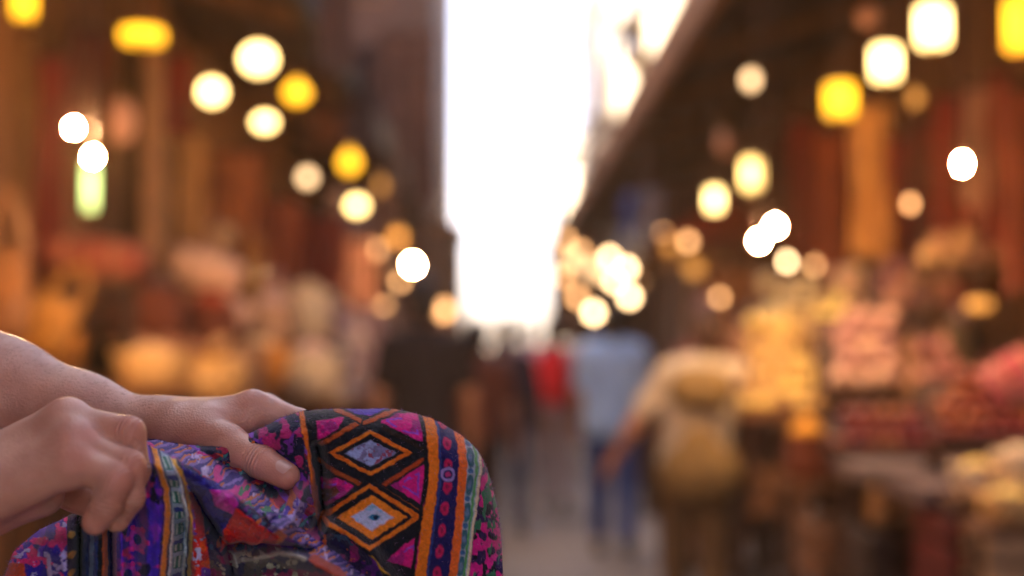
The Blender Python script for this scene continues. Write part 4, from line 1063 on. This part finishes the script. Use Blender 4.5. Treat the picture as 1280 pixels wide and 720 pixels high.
# brown chevrons that frame the diamonds
for a_, b_, c_ in ((( 398, 578), (463, 612), '#8e3f16'), ((530, 574), (470, 612), '#9a3a14'), ((388, 662), (466, 604), '#b35a16'), ((466, 604), (528, 642), '#b8601a'),
                   ((400, 556), (452, 526), '#a3481a'), ((452, 526), (420, 512), '#a3481a'), ((500, 510), (456, 528), '#a3481a'), ((528, 560), (478, 534), '#241812'), ((392, 730), (462, 694), '#a85a1c'), ((462, 694), (520, 760), '#b8861e'), ((410, 770), (462, 800), '#b35a16'), ((462, 800), (520, 770), '#b35a16')):
    d, _, _ = poly_dist(X, Y, [a_, b_]); lay(panel * sd2m(d - 5.4), '#121318'); lay(panel * sd2m(d - 2.6), c_)
for (cx_, cy_, hw, hh, kind) in ((463, 566, 52, 29, 0), (462, 646, 66, 42, 1), (464, 752, 60, 42, 0), (466, 840, 60, 40, 1)):
    q = dia(cx_, cy_, hw + 9, hh + 7); lay(panel * sd2m(q), '#12141a')
    q = dia(cx_, cy_, hw, hh); lay(panel * sd2m(q), '#cf701a'); lay(panel * sd2m(q) * thr(n1, .5, .55), '#c65f14')
    k = 4.5 if kind == 0 else 5.5
    q = dia(cx_, cy_, hw - 2.0 * k, hh - 1.15 * k); lay(panel * sd2m(q), '#10141a')
    if kind:
        q = dia(cx_ + 3, cy_, hw - 22, hh - 14); lay(panel * sd2m(q), '#d8781c')
        q = dia(cx_ + 3, cy_, hw - 40, hh - 25); lay(panel * sd2m(q, 1.4), '#a9b3d6'); lay(panel * sd2m(q) * thr(n3, .5, .56), '#7fa6cc')
        lay(panel * sd2m(np.hypot((X - cx_ - 6) / 1.8, Y - cy_) - 4.2), '#1d6f96'); lay(panel * sd2m(np.hypot((X - cx_ - 8), Y - cy_) - 3.2), '#0d2440')
    else:
        q = dia(cx_, cy_, hw - 20, hh - 12.5); lay(panel * sd2m(q, 1.2), '#8b97c4')
        lay(panel * sd2m(q) * thr(n4, .52, .56), '#6f6a92'); lay(panel * sd2m(q) * thr(n2, .62, .66), '#8a3f58')
# left of stripe 1: dark with small motifs
lft = sd2m(l1 + 2) * sd2m(inpoly(X, Y, [(320, 500), (400, 480), (402, 640), (352, 600), (325, 560)]))
lay(lft, '#181c38'); lay(lft * thr(n1, .56, .6), '#6a2a8c'); lay(lft * thr(n3, .6, .64), '#a52468')
lay(L * sd2m(np.abs(l1) - 5.4), '#c9621a'); lay(L * sd2m(np.abs(l1 - 8.5) - 2.6) * (Y < 640), '#101216')
lay(L * sd2m(np.abs(l1) - 5.4) * np.clip((Y - 590) / 20, 0, 1), '#8a3a1c')
# bands right of the panel
lay(L * sd2m(-l2), '#1c1650')
mb = L * sd2m(np.maximum(-l2 - 2, l3 + 2)); lay(mb, '#1a1550')
cxm = (l2 + l3) / 2
ym = (Y - 568) % 27
lay(mb * sd2m(np.hypot(cxm, (ym - 13.5) * .62) - 5.2), '#b01850'); lay(mb * sd2m(np.hypot(cxm, (ym - 13.5) * .62) - 2.0), '#7a1040')
for yy in (593, 780):
    q = np.hypot(cxm, Y - yy); lay(mb * sd2m(q - 10), '#1a1550'); lay(mb * sd2m(np.abs(q - 7.2) - 1.9), '#8a76b4'); lay(mb * sd2m(q - 3), '#b03070')
lay(L * sd2m(np.abs(l2) - 6.6), '#cf6b16'); lay(L * sd2m(np.abs(l2 + 10) - 2.4), '#101216'); lay(L * sd2m(np.abs(l2 - 8.6) - 1.2), '#2a3a78')
gb = L * sd2m(np.maximum(-l3, l4)); lay(gb, '#8f9cac')
cg = (l3 + l4) / 2 + 1; yg = (Y - 560) % 34
lay(gb * sd2m(np.hypot(cg * 1.15, (yg - 12) * .42) - 5.6), '#2c5a6a'); lay(gb * sd2m(np.hypot(cg, (yg - 12) * .5) - 2.6), '#566c8e'); lay(gb * sd2m(np.abs(l4 + 5) - 1.7), '#4a8a4c')
lay(gb * sd2m(np.hypot(cg, (yg - 29)) - 3.4), '#335a86')
lay(L * sd2m(np.abs(l3) - 5.2), '#cf5f22'); lay(L * sd2m(np.abs(l4) - 1.8), '#c9b79a')
out = L * sd2m(-l4 + 2.0)
lay(out, '#2a1846'); lay(out * thr(fbm(X / 7, Y / 10, 81, 2), .46, .52), '#c0187a'); lay(out * thr(fbm(X / 6, Y / 8, 82, 2), .62, .66), '#14121f'); lay(out * thr(fbm(X / 6, Y / 16, 83, 2), .66, .7), '#2c6a4a')
# thread-level irregularity of dye
tn = vnoise(XX / 1.7, YY / 1.1, 90) * .5 + vnoise(XX / 3.1, YY / 2.3, 91) * .5
C = C * (0.86 + .44 * tn)[..., None]
C = C * (1 + (fbm(XX / 3, YY / 3, 92, 2)[..., None] - .5) * np.array([.35, .25, .35]))

V = np.concatenate([Vf, Vb])
idx = np.arange(NS * NT).reshape(NS, NT)
q1 = np.stack([idx[:-1, :-1], idx[:-1, 1:], idx[1:, 1:], idx[1:, :-1]], -1).reshape(-1, 4)
ib = idx + NS * NT
q2 = np.stack([ib[:-1, :-1], ib[1:, :-1], ib[1:, 1:], ib[:-1, 1:]], -1).reshape(-1, 4)
rim = []
for k in range(NS - 1): rim.append((idx[k, 0], idx[k + 1, 0], ib[k + 1, 0], ib[k, 0]))
for k in range(NS - 1): rim.append((idx[k + 1, -1], idx[k, -1], ib[k, -1], ib[k + 1, -1]))
for k in range(NT - 1):
    rim.append((idx[0, k + 1], idx[0, k], ib[0, k], ib[0, k + 1])); rim.append((idx[-1, k], idx[-1, k + 1], ib[-1, k + 1], ib[-1, k]))
Qs = np.concatenate([q1, q2, np.array(rim)])
cm_ = bpy.data.materials.new("woven_cotton"); cm_.use_nodes = True
nt = cm_.node_tree; p = nt.nodes["Principled BSDF"]
an = nt.nodes.new("ShaderNodeAttribute"); an.attribute_name = "weave"
nt.links.new(an.outputs["Color"], p.inputs["Base Color"])
p.inputs["Roughness"].default_value = .85; p.inputs["Sheen Weight"].default_value = .12; p.inputs["Sheen Roughness"].default_value = .5
p.inputs["Specular IOR Level"].default_value = .25
tcn = nt.nodes.new("ShaderNodeTexCoord")
n_ = nt.nodes.new("ShaderNodeTexNoise"); n_.inputs["Scale"].default_value = 420; n_.inputs["Detail"].default_value = 3
nt.links.new(tcn.outputs["Object"], n_.inputs["Vector"])
bu = nt.nodes.new("ShaderNodeBump"); bu.inputs["Strength"].default_value = .6; bu.inputs["Distance"].default_value = .0012
bw = nt.nodes.new("ShaderNodeRGBToBW"); nt.links.new(an.outputs["Color"], bw.inputs[0])
b2 = nt.nodes.new("ShaderNodeBump"); b2.inputs["Strength"].default_value = .8; b2.inputs["Distance"].default_value = .0022
nt.links.new(bw.outputs[0], b2.inputs["Height"]); nt.links.new(b2.outputs[0], bu.inputs["Normal"])   # embroidery stands proud of the ground
nt.links.new(n_.outputs[0], bu.inputs["Height"]); nt.links.new(bu.outputs[0], p.inputs["Normal"])
scarf = mesh_np("scarf", V, Qs, cm_)
attr = scarf.data.color_attributes.new("weave", 'FLOAT_COLOR', 'POINT')
Cf = np.concatenate([C.reshape(-1, 3), C.reshape(-1, 3)]); Cf = np.concatenate([Cf, np.ones((len(Cf), 1))], 1)
attr.data.foreach_set("color", Cf.astype(np.float32).ravel())
# loose fibres standing off the woven surface
fb = MB(); r_ = random.Random(5); flat = Vf.reshape(NS, NT, 3)
for _ in range(2600):
    i = r_.randrange(4, NS - 6); j = min(int(r_.random() ** 2.2 * NT * .55), NT - 6)
    P0 = flat[i, j]; tA = flat[i + 2, j] - flat[i - 2, j]; tB = flat[i, j + 3] - flat[i, max(j - 3, 0)]
    nn = np.cross(tA, tB); ln = np.linalg.norm(nn)
    if ln < 1e-12: continue
    nn /= ln
    if nn[1] > 0: nn = -nn
    if j < 6: nn = nn * .4 + np.array([0, 0, .9])
    dr_ = nn + np.array([r_.uniform(-1, 1), r_.uniform(-1, 1), r_.uniform(-1, 1)]) * .8; dr_ /= np.linalg.norm(dr_)
    L_ = r_.uniform(.0008, .0026); sd1 = np.cross(dr_, [0, 1, .2]); sd1 = sd1 / (np.linalg.norm(sd1) + 1e-9) * .00009
    mid_ = P0 + dr_ * L_ * .6 + np.array([r_.uniform(-1, 1), 0, r_.uniform(-1, .3)]) * L_ * .2; end_ = mid_ + (dr_ + np.array([r_.uniform(-1, 1), 0, -.5])) * L_ * .4
    fb.add([P0 - sd1, P0 + sd1, mid_ + sd1, mid_ - sd1, end_], [(0, 1, 2, 3), (3, 2, 4)])
fb.build("loose_thread_fringe", mat("loose_thread", '#8a6a90', .9, .35, 30), scarf)
tag(scarf, "gathered woven scarf with orange diamonds on magenta and purple, held up in two hands", "scarf")

# ================================================================== the person holding it
skin = bpy.data.materials.new("skin"); skin.use_nodes = True
nt = skin.node_tree; p = nt.nodes["Principled BSDF"]
tcn = nt.nodes.new("ShaderNodeTexCoord")
def noise_node(nt, scale, detail=4, vec=None):
    n = nt.nodes.new("ShaderNodeTexNoise"); n.inputs["Scale"].default_value = scale; n.inputs["Detail"].default_value = detail
    if vec: nt.links.new(vec, n.inputs["Vector"])
    return n
na = noise_node(nt, 22, 4, tcn.outputs["Object"]); nb = noise_node(nt, 260, 3, tcn.outputs["Object"])
cr = nt.nodes.new("ShaderNodeValToRGB")
cr.color_ramp.elements[0].position = .3; cr.color_ramp.elements[0].color = (.44, .185, .12, 1)
cr.color_ramp.elements[1].position = .7; cr.color_ramp.elements[1].color = (.68, .38, .27, 1)
nt.links.new(na.outputs[0], cr.inputs[0])
fl = nt.nodes.new("ShaderNodeAttribute"); fl.attribute_name = "flush"
mx = nt.nodes.new("ShaderNodeMix"); mx.data_type = 'RGBA'
nt.links.new(fl.outputs["Fac"], mx.inputs[0]); nt.links.new(cr.outputs[0], mx.inputs[6]); mx.inputs[7].default_value = (.62, .23, .17, 1)
nt.links.new(mx.outputs[2], p.inputs["Base Color"])
p.inputs["Roughness"].default_value = .43
p.inputs["Specular IOR Level"].default_value = .4
p.inputs["Subsurface Weight"].default_value = .25
p.inputs["Subsurface Radius"].default_value = (1, .35, .2)
p.inputs["Subsurface Scale"].default_value = .006
bu = nt.nodes.new("ShaderNodeBump"); bu.inputs["Strength"].default_value = .4; bu.inputs["Distance"].default_value = .0005
vo = nt.nodes.new("ShaderNodeTexVoronoi"); vo.inputs["Scale"].default_value = 700; nt.links.new(tcn.outputs["Object"], vo.inputs["Vector"])
ad = nt.nodes.new("ShaderNodeMath"); ad.operation = 'ADD'
nt.links.new(nb.outputs[0], ad.inputs[0]); nt.links.new(vo.outputs["Distance"], ad.inputs[1])
nt.links.new(ad.outputs[0], bu.inputs["Height"])
wp = nt.nodes.new("ShaderNodeAttribute"); wp.attribute_name = "wrinkle_pos"; ww = nt.nodes.new("ShaderNodeAttribute"); ww.attribute_name = "wrinkle_weight"
nw = noise_node(nt, 60, 2, tcn.outputs["Object"])
def mth(op, a, b=None):
    m_ = nt.nodes.new("ShaderNodeMath"); m_.operation = op
    for i_, v_ in enumerate((a, b)):
        if v_ is None: continue
        if isinstance(v_, (int, float)): m_.inputs[i_].default_value = v_
        else: nt.links.new(v_, m_.inputs[i_])
    return m_.outputs[0]
wv = mth('MULTIPLY', mth('SINE', mth('ADD', mth('MULTIPLY', wp.outputs["Fac"], 2.6), mth('MULTIPLY', nw.outputs[0], 5.0))), ww.outputs["Fac"])
bw_ = nt.nodes.new("ShaderNodeBump"); bw_.inputs["Strength"].default_value = .7; bw_.inputs["Distance"].default_value = .0005
nt.links.new(wv, bw_.inputs["Height"])
ve = noise_node(nt, 34, 2, tcn.outputs["Object"]); bv = nt.nodes.new("ShaderNodeBump"); bv.inputs["Strength"].default_value = .35; bv.inputs["Distance"].default_value = .004
nt.links.new(ve.outputs[0], bv.inputs["Height"]); nt.links.new(bv.outputs[0], bw_.inputs["Normal"])
nt.links.new(bw_.outputs[0], bu.inputs["Normal"]); nt.links.new(bu.outputs[0], p.inputs["Normal"])

def A(px, py, Y): return np.array(at(px, py, Y), float)

def hand_field(G, palm, fingers, kp=.012, kf=.0012, kj=.005):
    Fp = union_field(G, palm, kp)
    Ff = None
    for f in fingers:
        g = union_field(G, f, .003)
        Ff = g if Ff is None else smin(Ff, g, kf)
    return smin(Fp, Ff, kj)

def chain(pts, rr):
    return [(pts[i], pts[i + 1], rr[i], rr[i + 1]) for i in range(len(pts) - 1)]

def blob(p, r): return (p, p + 1e-4, r, r)

# --- far (left) hand, lying on the cloth with the thumb towards the camera
elbL = A(-230, 425, 1.03)
fore = [(elbL, A(-100, 450, 1.0), .043, .043), (A(-100, 450, 1.0), A(0, 493, .985), .042, .0380), (A(0, 493, .985), A(100, 519, .968), .0375, .0276),
        (A(100, 519, .968), A(190, 537, .957), .0268, .0185), (A(100, 521, .985), A(200, 541, .98), .0230, .0155)]
palmL = fore + [(A(190, 537, .957), A(235, 536, .950), .0180, .0142),
    (A(205, 536, .950), A(316, 510, .950), .0150, .0110), (A(210, 530, .965), A(330, 514, .972), .0165, .0115),
    (A(210, 536, .978), A(332, 527, .992), .0155, .011), (A(205, 544, .985), A(324, 545, 1.008), .0145, .010),
    (A(222, 540, .936), A(282, 556, .918), .0170, .0132), (A(262, 532, .936), A(306, 530, .945), .0125, .0075),
    (A(225, 548, .955), A(290, 552, .968), .015, .012)]
fingL = [
    chain([A(282, 556, .918), A(326, 577, .902), A(358, 595, .892)], [.0134, .0104, .0086]),
    chain([A(316, 509, .950), A(374, 529, .950), A(408, 560, .938), A(416, 590, .926)], [.0112, .0093, .008, .007]),
    chain([A(330, 514, .972), A(396, 538, .972), A(432, 572, .955), A(440, 600, .94)], [.0114, .0092, .008, .007]),
    chain([A(332, 527, .992), A(396, 558, .985), A(426, 596, .965), A(430, 620, .95)], [.0108, .009, .0078, .0068]),
    chain([A(324, 545, 1.008), A(372, 580, 1.0), A(392, 612, .98), A(396, 630, .965)], [.0098, .008, .007, .006])]
tip = A(352, 592, .8935)
# --- near (right) hand: a fist gathering the cloth
elbR = np.array([-.53, .70, 1.24]); wrR = A(-45, 618, .835)
palmR = [(elbR, wrR, .040, .0245), (elbR * .3 + wrR * .7, wrR, .031, .0245), (A(-60, 622, .85), A(-20, 612, .85), .0235, .020),
    (A(-40, 598, .848), A(72, 527, .846), .0165, .0105), (A(-40, 604, .836), A(82, 529, .828), .0175, .0112),
    (A(-40, 617, .822), A(93, 555, .812), .0175, .0112), (A(-40, 634, .812), A(92, 583, .802), .0165, .0102),
    (A(-40, 640, .835), A(52, 618, .828), .0175, .0130), (A(-20, 600, .86), A(50, 590, .865), .018, .014),
    blob(A(84, 526, .828), .0116), blob(A(95, 553, .811), .0116), blob(A(96, 581, .801), .0104)]
fingR = [
    chain([A(84, 528, .828), A(161, 541, .816), A(170, 588, .816), A(160, 624, .822)], [.0108, .0092, .0080, .0070]),
    chain([A(94, 554, .812), A(161, 583, .800), A(163, 622, .800), A(146, 650, .806)], [.0108, .0092, .0078, .0070]),
    chain([A(97, 578, .801), A(143, 601, .790), A(133, 632, .789), A(119, 652, .792)], [.0108, .0098, .0086, .0074]),
    chain([A(72, 528, .846), A(146, 549, .846), A(158, 596, .846), A(150, 628, .846)], [.0105, .0088, .0080, .007]),
    chain([A(40, 592, .866), A(96, 618, .866), A(136, 640, .856)], [.013, .0105, .0088])]
# --- the rest of the body, standing beside the frame and facing the cloth
shL, shR = np.array([-.76, 1.14, 1.42]), np.array([-.76, .74, 1.40])
hx, hy = -.80, .93
bodyc = [(np.array([hx, hy, 1.36]), np.array([hx, hy, 1.22]), .155, .135, (.72, 1.15, 1)), (np.array([hx, hy, 1.22]), np.array([hx, hy, .96]), .125, .150, (.75, 1.1, 1)),
    (shL, np.array([hx, hy, 1.44]), .06, .065), (shR, np.array([hx, hy, 1.44]), .06, .065),
    (np.array([hx, hy, 1.42]), np.array([hx + .02, hy, 1.55]), .058, .052),
    (np.array([hx + .025, hy, 1.66]), np.array([hx + .03, hy, 1.70]), .082, .088, (1.1, .88, 1.12)), (np.array([hx + .06, hy, 1.585]), np.array([hx + .04, hy, 1.62]), .045, .062),
    (np.array([hx + .125, hy, 1.665]), np.array([hx + .14, hy, 1.635]), .009, .013), (np.array([hx + .115, hy - .02, 1.598]), np.array([hx + .115, hy + .02, 1.598]), .009, .009),
    blob(np.array([hx + .02, hy + .082, 1.655]), .018), blob(np.array([hx + .02, hy - .082, 1.655]), .018),
    (shL, elbL, .052, .043), (shR, elbR, .052, .040), (elbL, A(-100, 450, 1.0), .043, .041), (elbR, elbR * .5 + wrR * .5, .040, .033),
    (np.array([hx, hy + .09, .92]), np.array([hx + .02, hy + .11, .50]), .088, .058), (np.array([hx, hy - .09, .92]), np.array([hx + .02, hy - .11, .50]), .088, .058),
    (np.array([hx + .02, hy + .11, .50]), np.array([hx, hy + .12, .08]), .055, .036), (np.array([hx + .02, hy - .11, .50]), np.array([hx, hy - .12, .08]), .055, .036),
    (np.array([hx, hy + .12, .045]), np.array([hx + .15, hy + .13, .035]), .036, .030), (np.array([hx, hy - .12, .045]), np.array([hx + .15, hy - .13, .035]), .036, .030)]

VV, QQ, off = [], [], 0
for F_args, h in (((palmL, fingL), .0014), ((palmR, fingR), .0013), ((bodyc, None), .010)):
    allp = list(F_args[0]) + ([p_ for f in F_args[1] for p_ in f] if F_args[1] else [])
    if h < .005:
        # keep the fine grid to hand and visible forearm
        allp = [p_ for p_ in allp if max(p_[0][0], p_[1][0]) > -.47]
    lo_, hi_ = bounds(allp, .008)
    if h < .005: lo_[0] = max(lo_[0], -.50)
    G, ax = grid(lo_, hi_, h)
    F = hand_field(G, F_args[0], F_args[1]) if F_args[1] else union_field(G, F_args[0], .035)
    v, q = surfnet(F, ax)
    VV.append(v); QQ.append(q + off); off += len(v)
VV = np.concatenate(VV); QQ = np.concatenate(QQ)
giver = empty("person", (hx, hy, 0), 0, "bare armed person gathering the patterned scarf in both hands", "person")
off_ = np.array([hx, hy, 0])
body = mesh_np("body", VV - off_, QQ, skin, giver)
fa = np.zeros(len(VV))
for k_ in (A(84, 512, .828), A(95, 548, .801), A(97, 575, .792), A(163, 530, .81), A(168, 575, .79), A(150, 598, .78), A(316, 492, .95), A(326, 577, .89), tip, A(165, 620, .815), A(120, 655, .79)):
    fa = np.maximum(fa, np.exp(-((VV - k_) ** 2).sum(1) / (.0125 ** 2)))
# wrinkle coordinates round the joints: position along the finger and weight
cs = np.zeros(len(VV)); cw = np.zeros(len(VV))
for (ja, jb, jr) in ((A(84, 528, .828), A(161, 541, .816), .010), (A(94, 554, .812), A(161, 583, .800), .010), (A(97, 578, .801), A(143, 601, .790), .010),
                     (A(282, 556, .918), A(326, 577, .902), .011), (A(161, 541, .816), A(170, 588, .816), .009), (A(161, 583, .800), A(163, 622, .800), .009), (A(143, 601, .790), A(133, 632, .789), .009)):
    ax_ = (jb - ja) / np.linalg.norm(jb - ja); sl = (VV - jb) @ ax_; rad_ = np.linalg.norm(VV - jb - sl[:, None] * ax_, axis=1)
    w_ = np.exp(-(sl / .0055) ** 2) * (rad_ < .016) * np.clip((.018 - rad_) / .004, 0, 1)
    cs = np.where(w_ > cw, sl, cs); cw = np.maximum(cw, w_)
for nm_, vl in (("wrinkle_pos", cs * 1000), ("wrinkle_weight", cw)):
    q_ = body.data.attributes.new(nm_, 'FLOAT', 'POINT'); q_.data.foreach_set("value", vl.astype(np.float32))
at_ = body.data.attributes.new("flush", 'FLOAT', 'POINT'); at_.data.foreach_set("value", (fa * .5).astype(np.float32))
# fine down on the forearms
ah = MB(); r_ = random.Random(9)
nrmv = np.zeros(len(body.data.vertices) * 3, np.float32); body.data.vertices.foreach_get("normal", nrmv); nrmv = nrmv.reshape(-1, 3)
armdir = (A(190, 537, .957) - A(-100, 450, 1.0)); armdir /= np.linalg.norm(armdir)
cand = np.where((VV[:, 0] > -.40) & (VV[:, 0] < -.225) & (VV[:, 1] > .90) & (nrmv[:, 2] > -.1))[0]
for i in r_.sample(list(cand), min(1500, len(cand))):
    P0 = VV[i] - off_; n0 = nrmv[i]; d0 = n0 * .55 + armdir * .8 + np.array([r_.uniform(-.2, .2), r_.uniform(-.2, .2), -.15]); d0 /= np.linalg.norm(d0)
    L_ = r_.uniform(.002, .0055); sd1 = np.cross(d0, [0, 1, .1]); sd1 = sd1 / (np.linalg.norm(sd1) + 1e-9) * .00004
    m1 = P0 + d0 * L_ * .5; e1 = m1 + (d0 + armdir * .5) * L_ * .4
    ah.add([P0 - sd1, P0 + sd1, m1 + sd1, m1 - sd1, e1], [(0, 1, 2, 3), (3, 2, 4)])
ah.build("forearm_hair", mat("body_hair", '#8a6448', .6, .2, 20), giver)
# thumb nail
tdir = (A(358, 595, .892) - A(326, 577, .902)); tdir /= np.linalg.norm(tdir)
view = np.array([0, 0, CAM_H]) - tip; view /= np.linalg.norm(view)
nrm = view * .80 + np.array([0, 0, .6]); nrm -= tdir * nrm.dot(tdir); nrm /= np.linalg.norm(nrm)
sidev = np.cross(tdir, nrm)
nm = MB(); NR, NC = 9, 28; vs = []
for i in range(NR):
    q_ = i / (NR - 1)
    for j in range(NC):
        th = 2 * math.pi * j / NC; ct, st_ = math.cos(th), math.sin(th)
        k_ = (abs(ct) ** 2.6 + abs(st_) ** 2.6) ** (-1 / 2.6)
        u_, w_ = q_ * k_ * ct, q_ * k_ * st_
        a_ = w_ * .72
        rr = .00905 - .0006 * max(0, q_ - .75) * 4
        c0 = A(355, 593, .893) + tdir * (u_ * .0062 - .0002)
        vs.append(c0 + nrm * rr * math.cos(a_) + sidev * rr * math.sin(a_) * .92)
fs = [(i * NC + j, i * NC + (j + 1) % NC, (i + 1) * NC + (j + 1) % NC, (i + 1) * NC + j) for i in range(NR - 1) for j in range(NC)]
nail_m = mat("nail_plate", (.62, .36, .29), .3, .04, 80)
nm.add([tuple(v_ - off_) for v_ in vs], fs); nm.build("nail", nail_m, giver, True)

# clothes and hair of this person
def cloth_part(name, prims, k, h, m, parent, clip=None, off_=off_):
    lo_, hi_ = bounds(prims, .02); G, ax = grid(lo_, hi_, h)
    F = union_field(G, prims, k)
    if clip is not None: F = np.maximum(F, clip(G))
    v, q = surfnet(F, ax)
    return mesh_np(name, v - off_, q, m, parent)
def grow(p_, g): return (p_[0], p_[1], p_[2] + g, p_[3] + g) + tuple(p_[4:])
cloth_part("blouse", [grow(bodyc[i], .014) for i in (0, 1, 2, 3)] + [grow((shL, elbL, .055, .05), .012), grow((shR, elbR, .055, .05), .012)], .03, .010,
           mat("blouse_linen", '#7d6a5c', .9, .15, 30, bump=.3), giver, lambda G: np.maximum(.84 - G[2], G[2] - 1.50 + 0 * G[0]))
cloth_part("trousers", [grow(bodyc[i], .016) for i in (15, 16, 17, 18)] + [(np.array([hx, hy, .98]), np.array([hx, hy, .90]), .150, .155, (.8, 1.1, 1))], .03, .012,
           mat("trouser_cotton", '#2c2a33', .9, .15, 30), giver, lambda G: np.maximum(.09 - G[2], G[2] - 1.0))
for sgn in (1, -1):
    cloth_part("shoe", [(np.array([hx - .03, hy + sgn * .12, .05]), np.array([hx + .17, hy + sgn * .13, .045]), .050, .044)], .02, .008,
               mat("shoe_leather", '#2a1c14', .5, .15, 20), giver, lambda G: .004 - G[2])
cloth_part("hair", [(np.array([hx - .005, hy, 1.69]), np.array([hx + .0, hy, 1.735]), .102, .094, (1.1, .92, 1.05)), (np.array([hx - .07, hy, 1.66]), np.array([hx - .09, hy, 1.50]), .070, .055, (.8, 1.2, 1))],
           .04, .008, mat("dark_brown_hair", '#2a1710', .6, .3, 60, stretch=(1, 1, .1)), giver, lambda G: (G[0] - (hx + .075)) - np.clip(G[2] - 1.70, 0, .06) * .9)
for sgn in (1, -1):
    e_ = MB(); e_.lathe((.108, sgn * .030, 1.668), [(.001, -.009), (.007, -.006), (.0095, 0), (.007, .006), (.001, .009)], 12)
    e_.build("eye", mat("eye_white", (.7, .68, .64), .2, .05), giver, True)
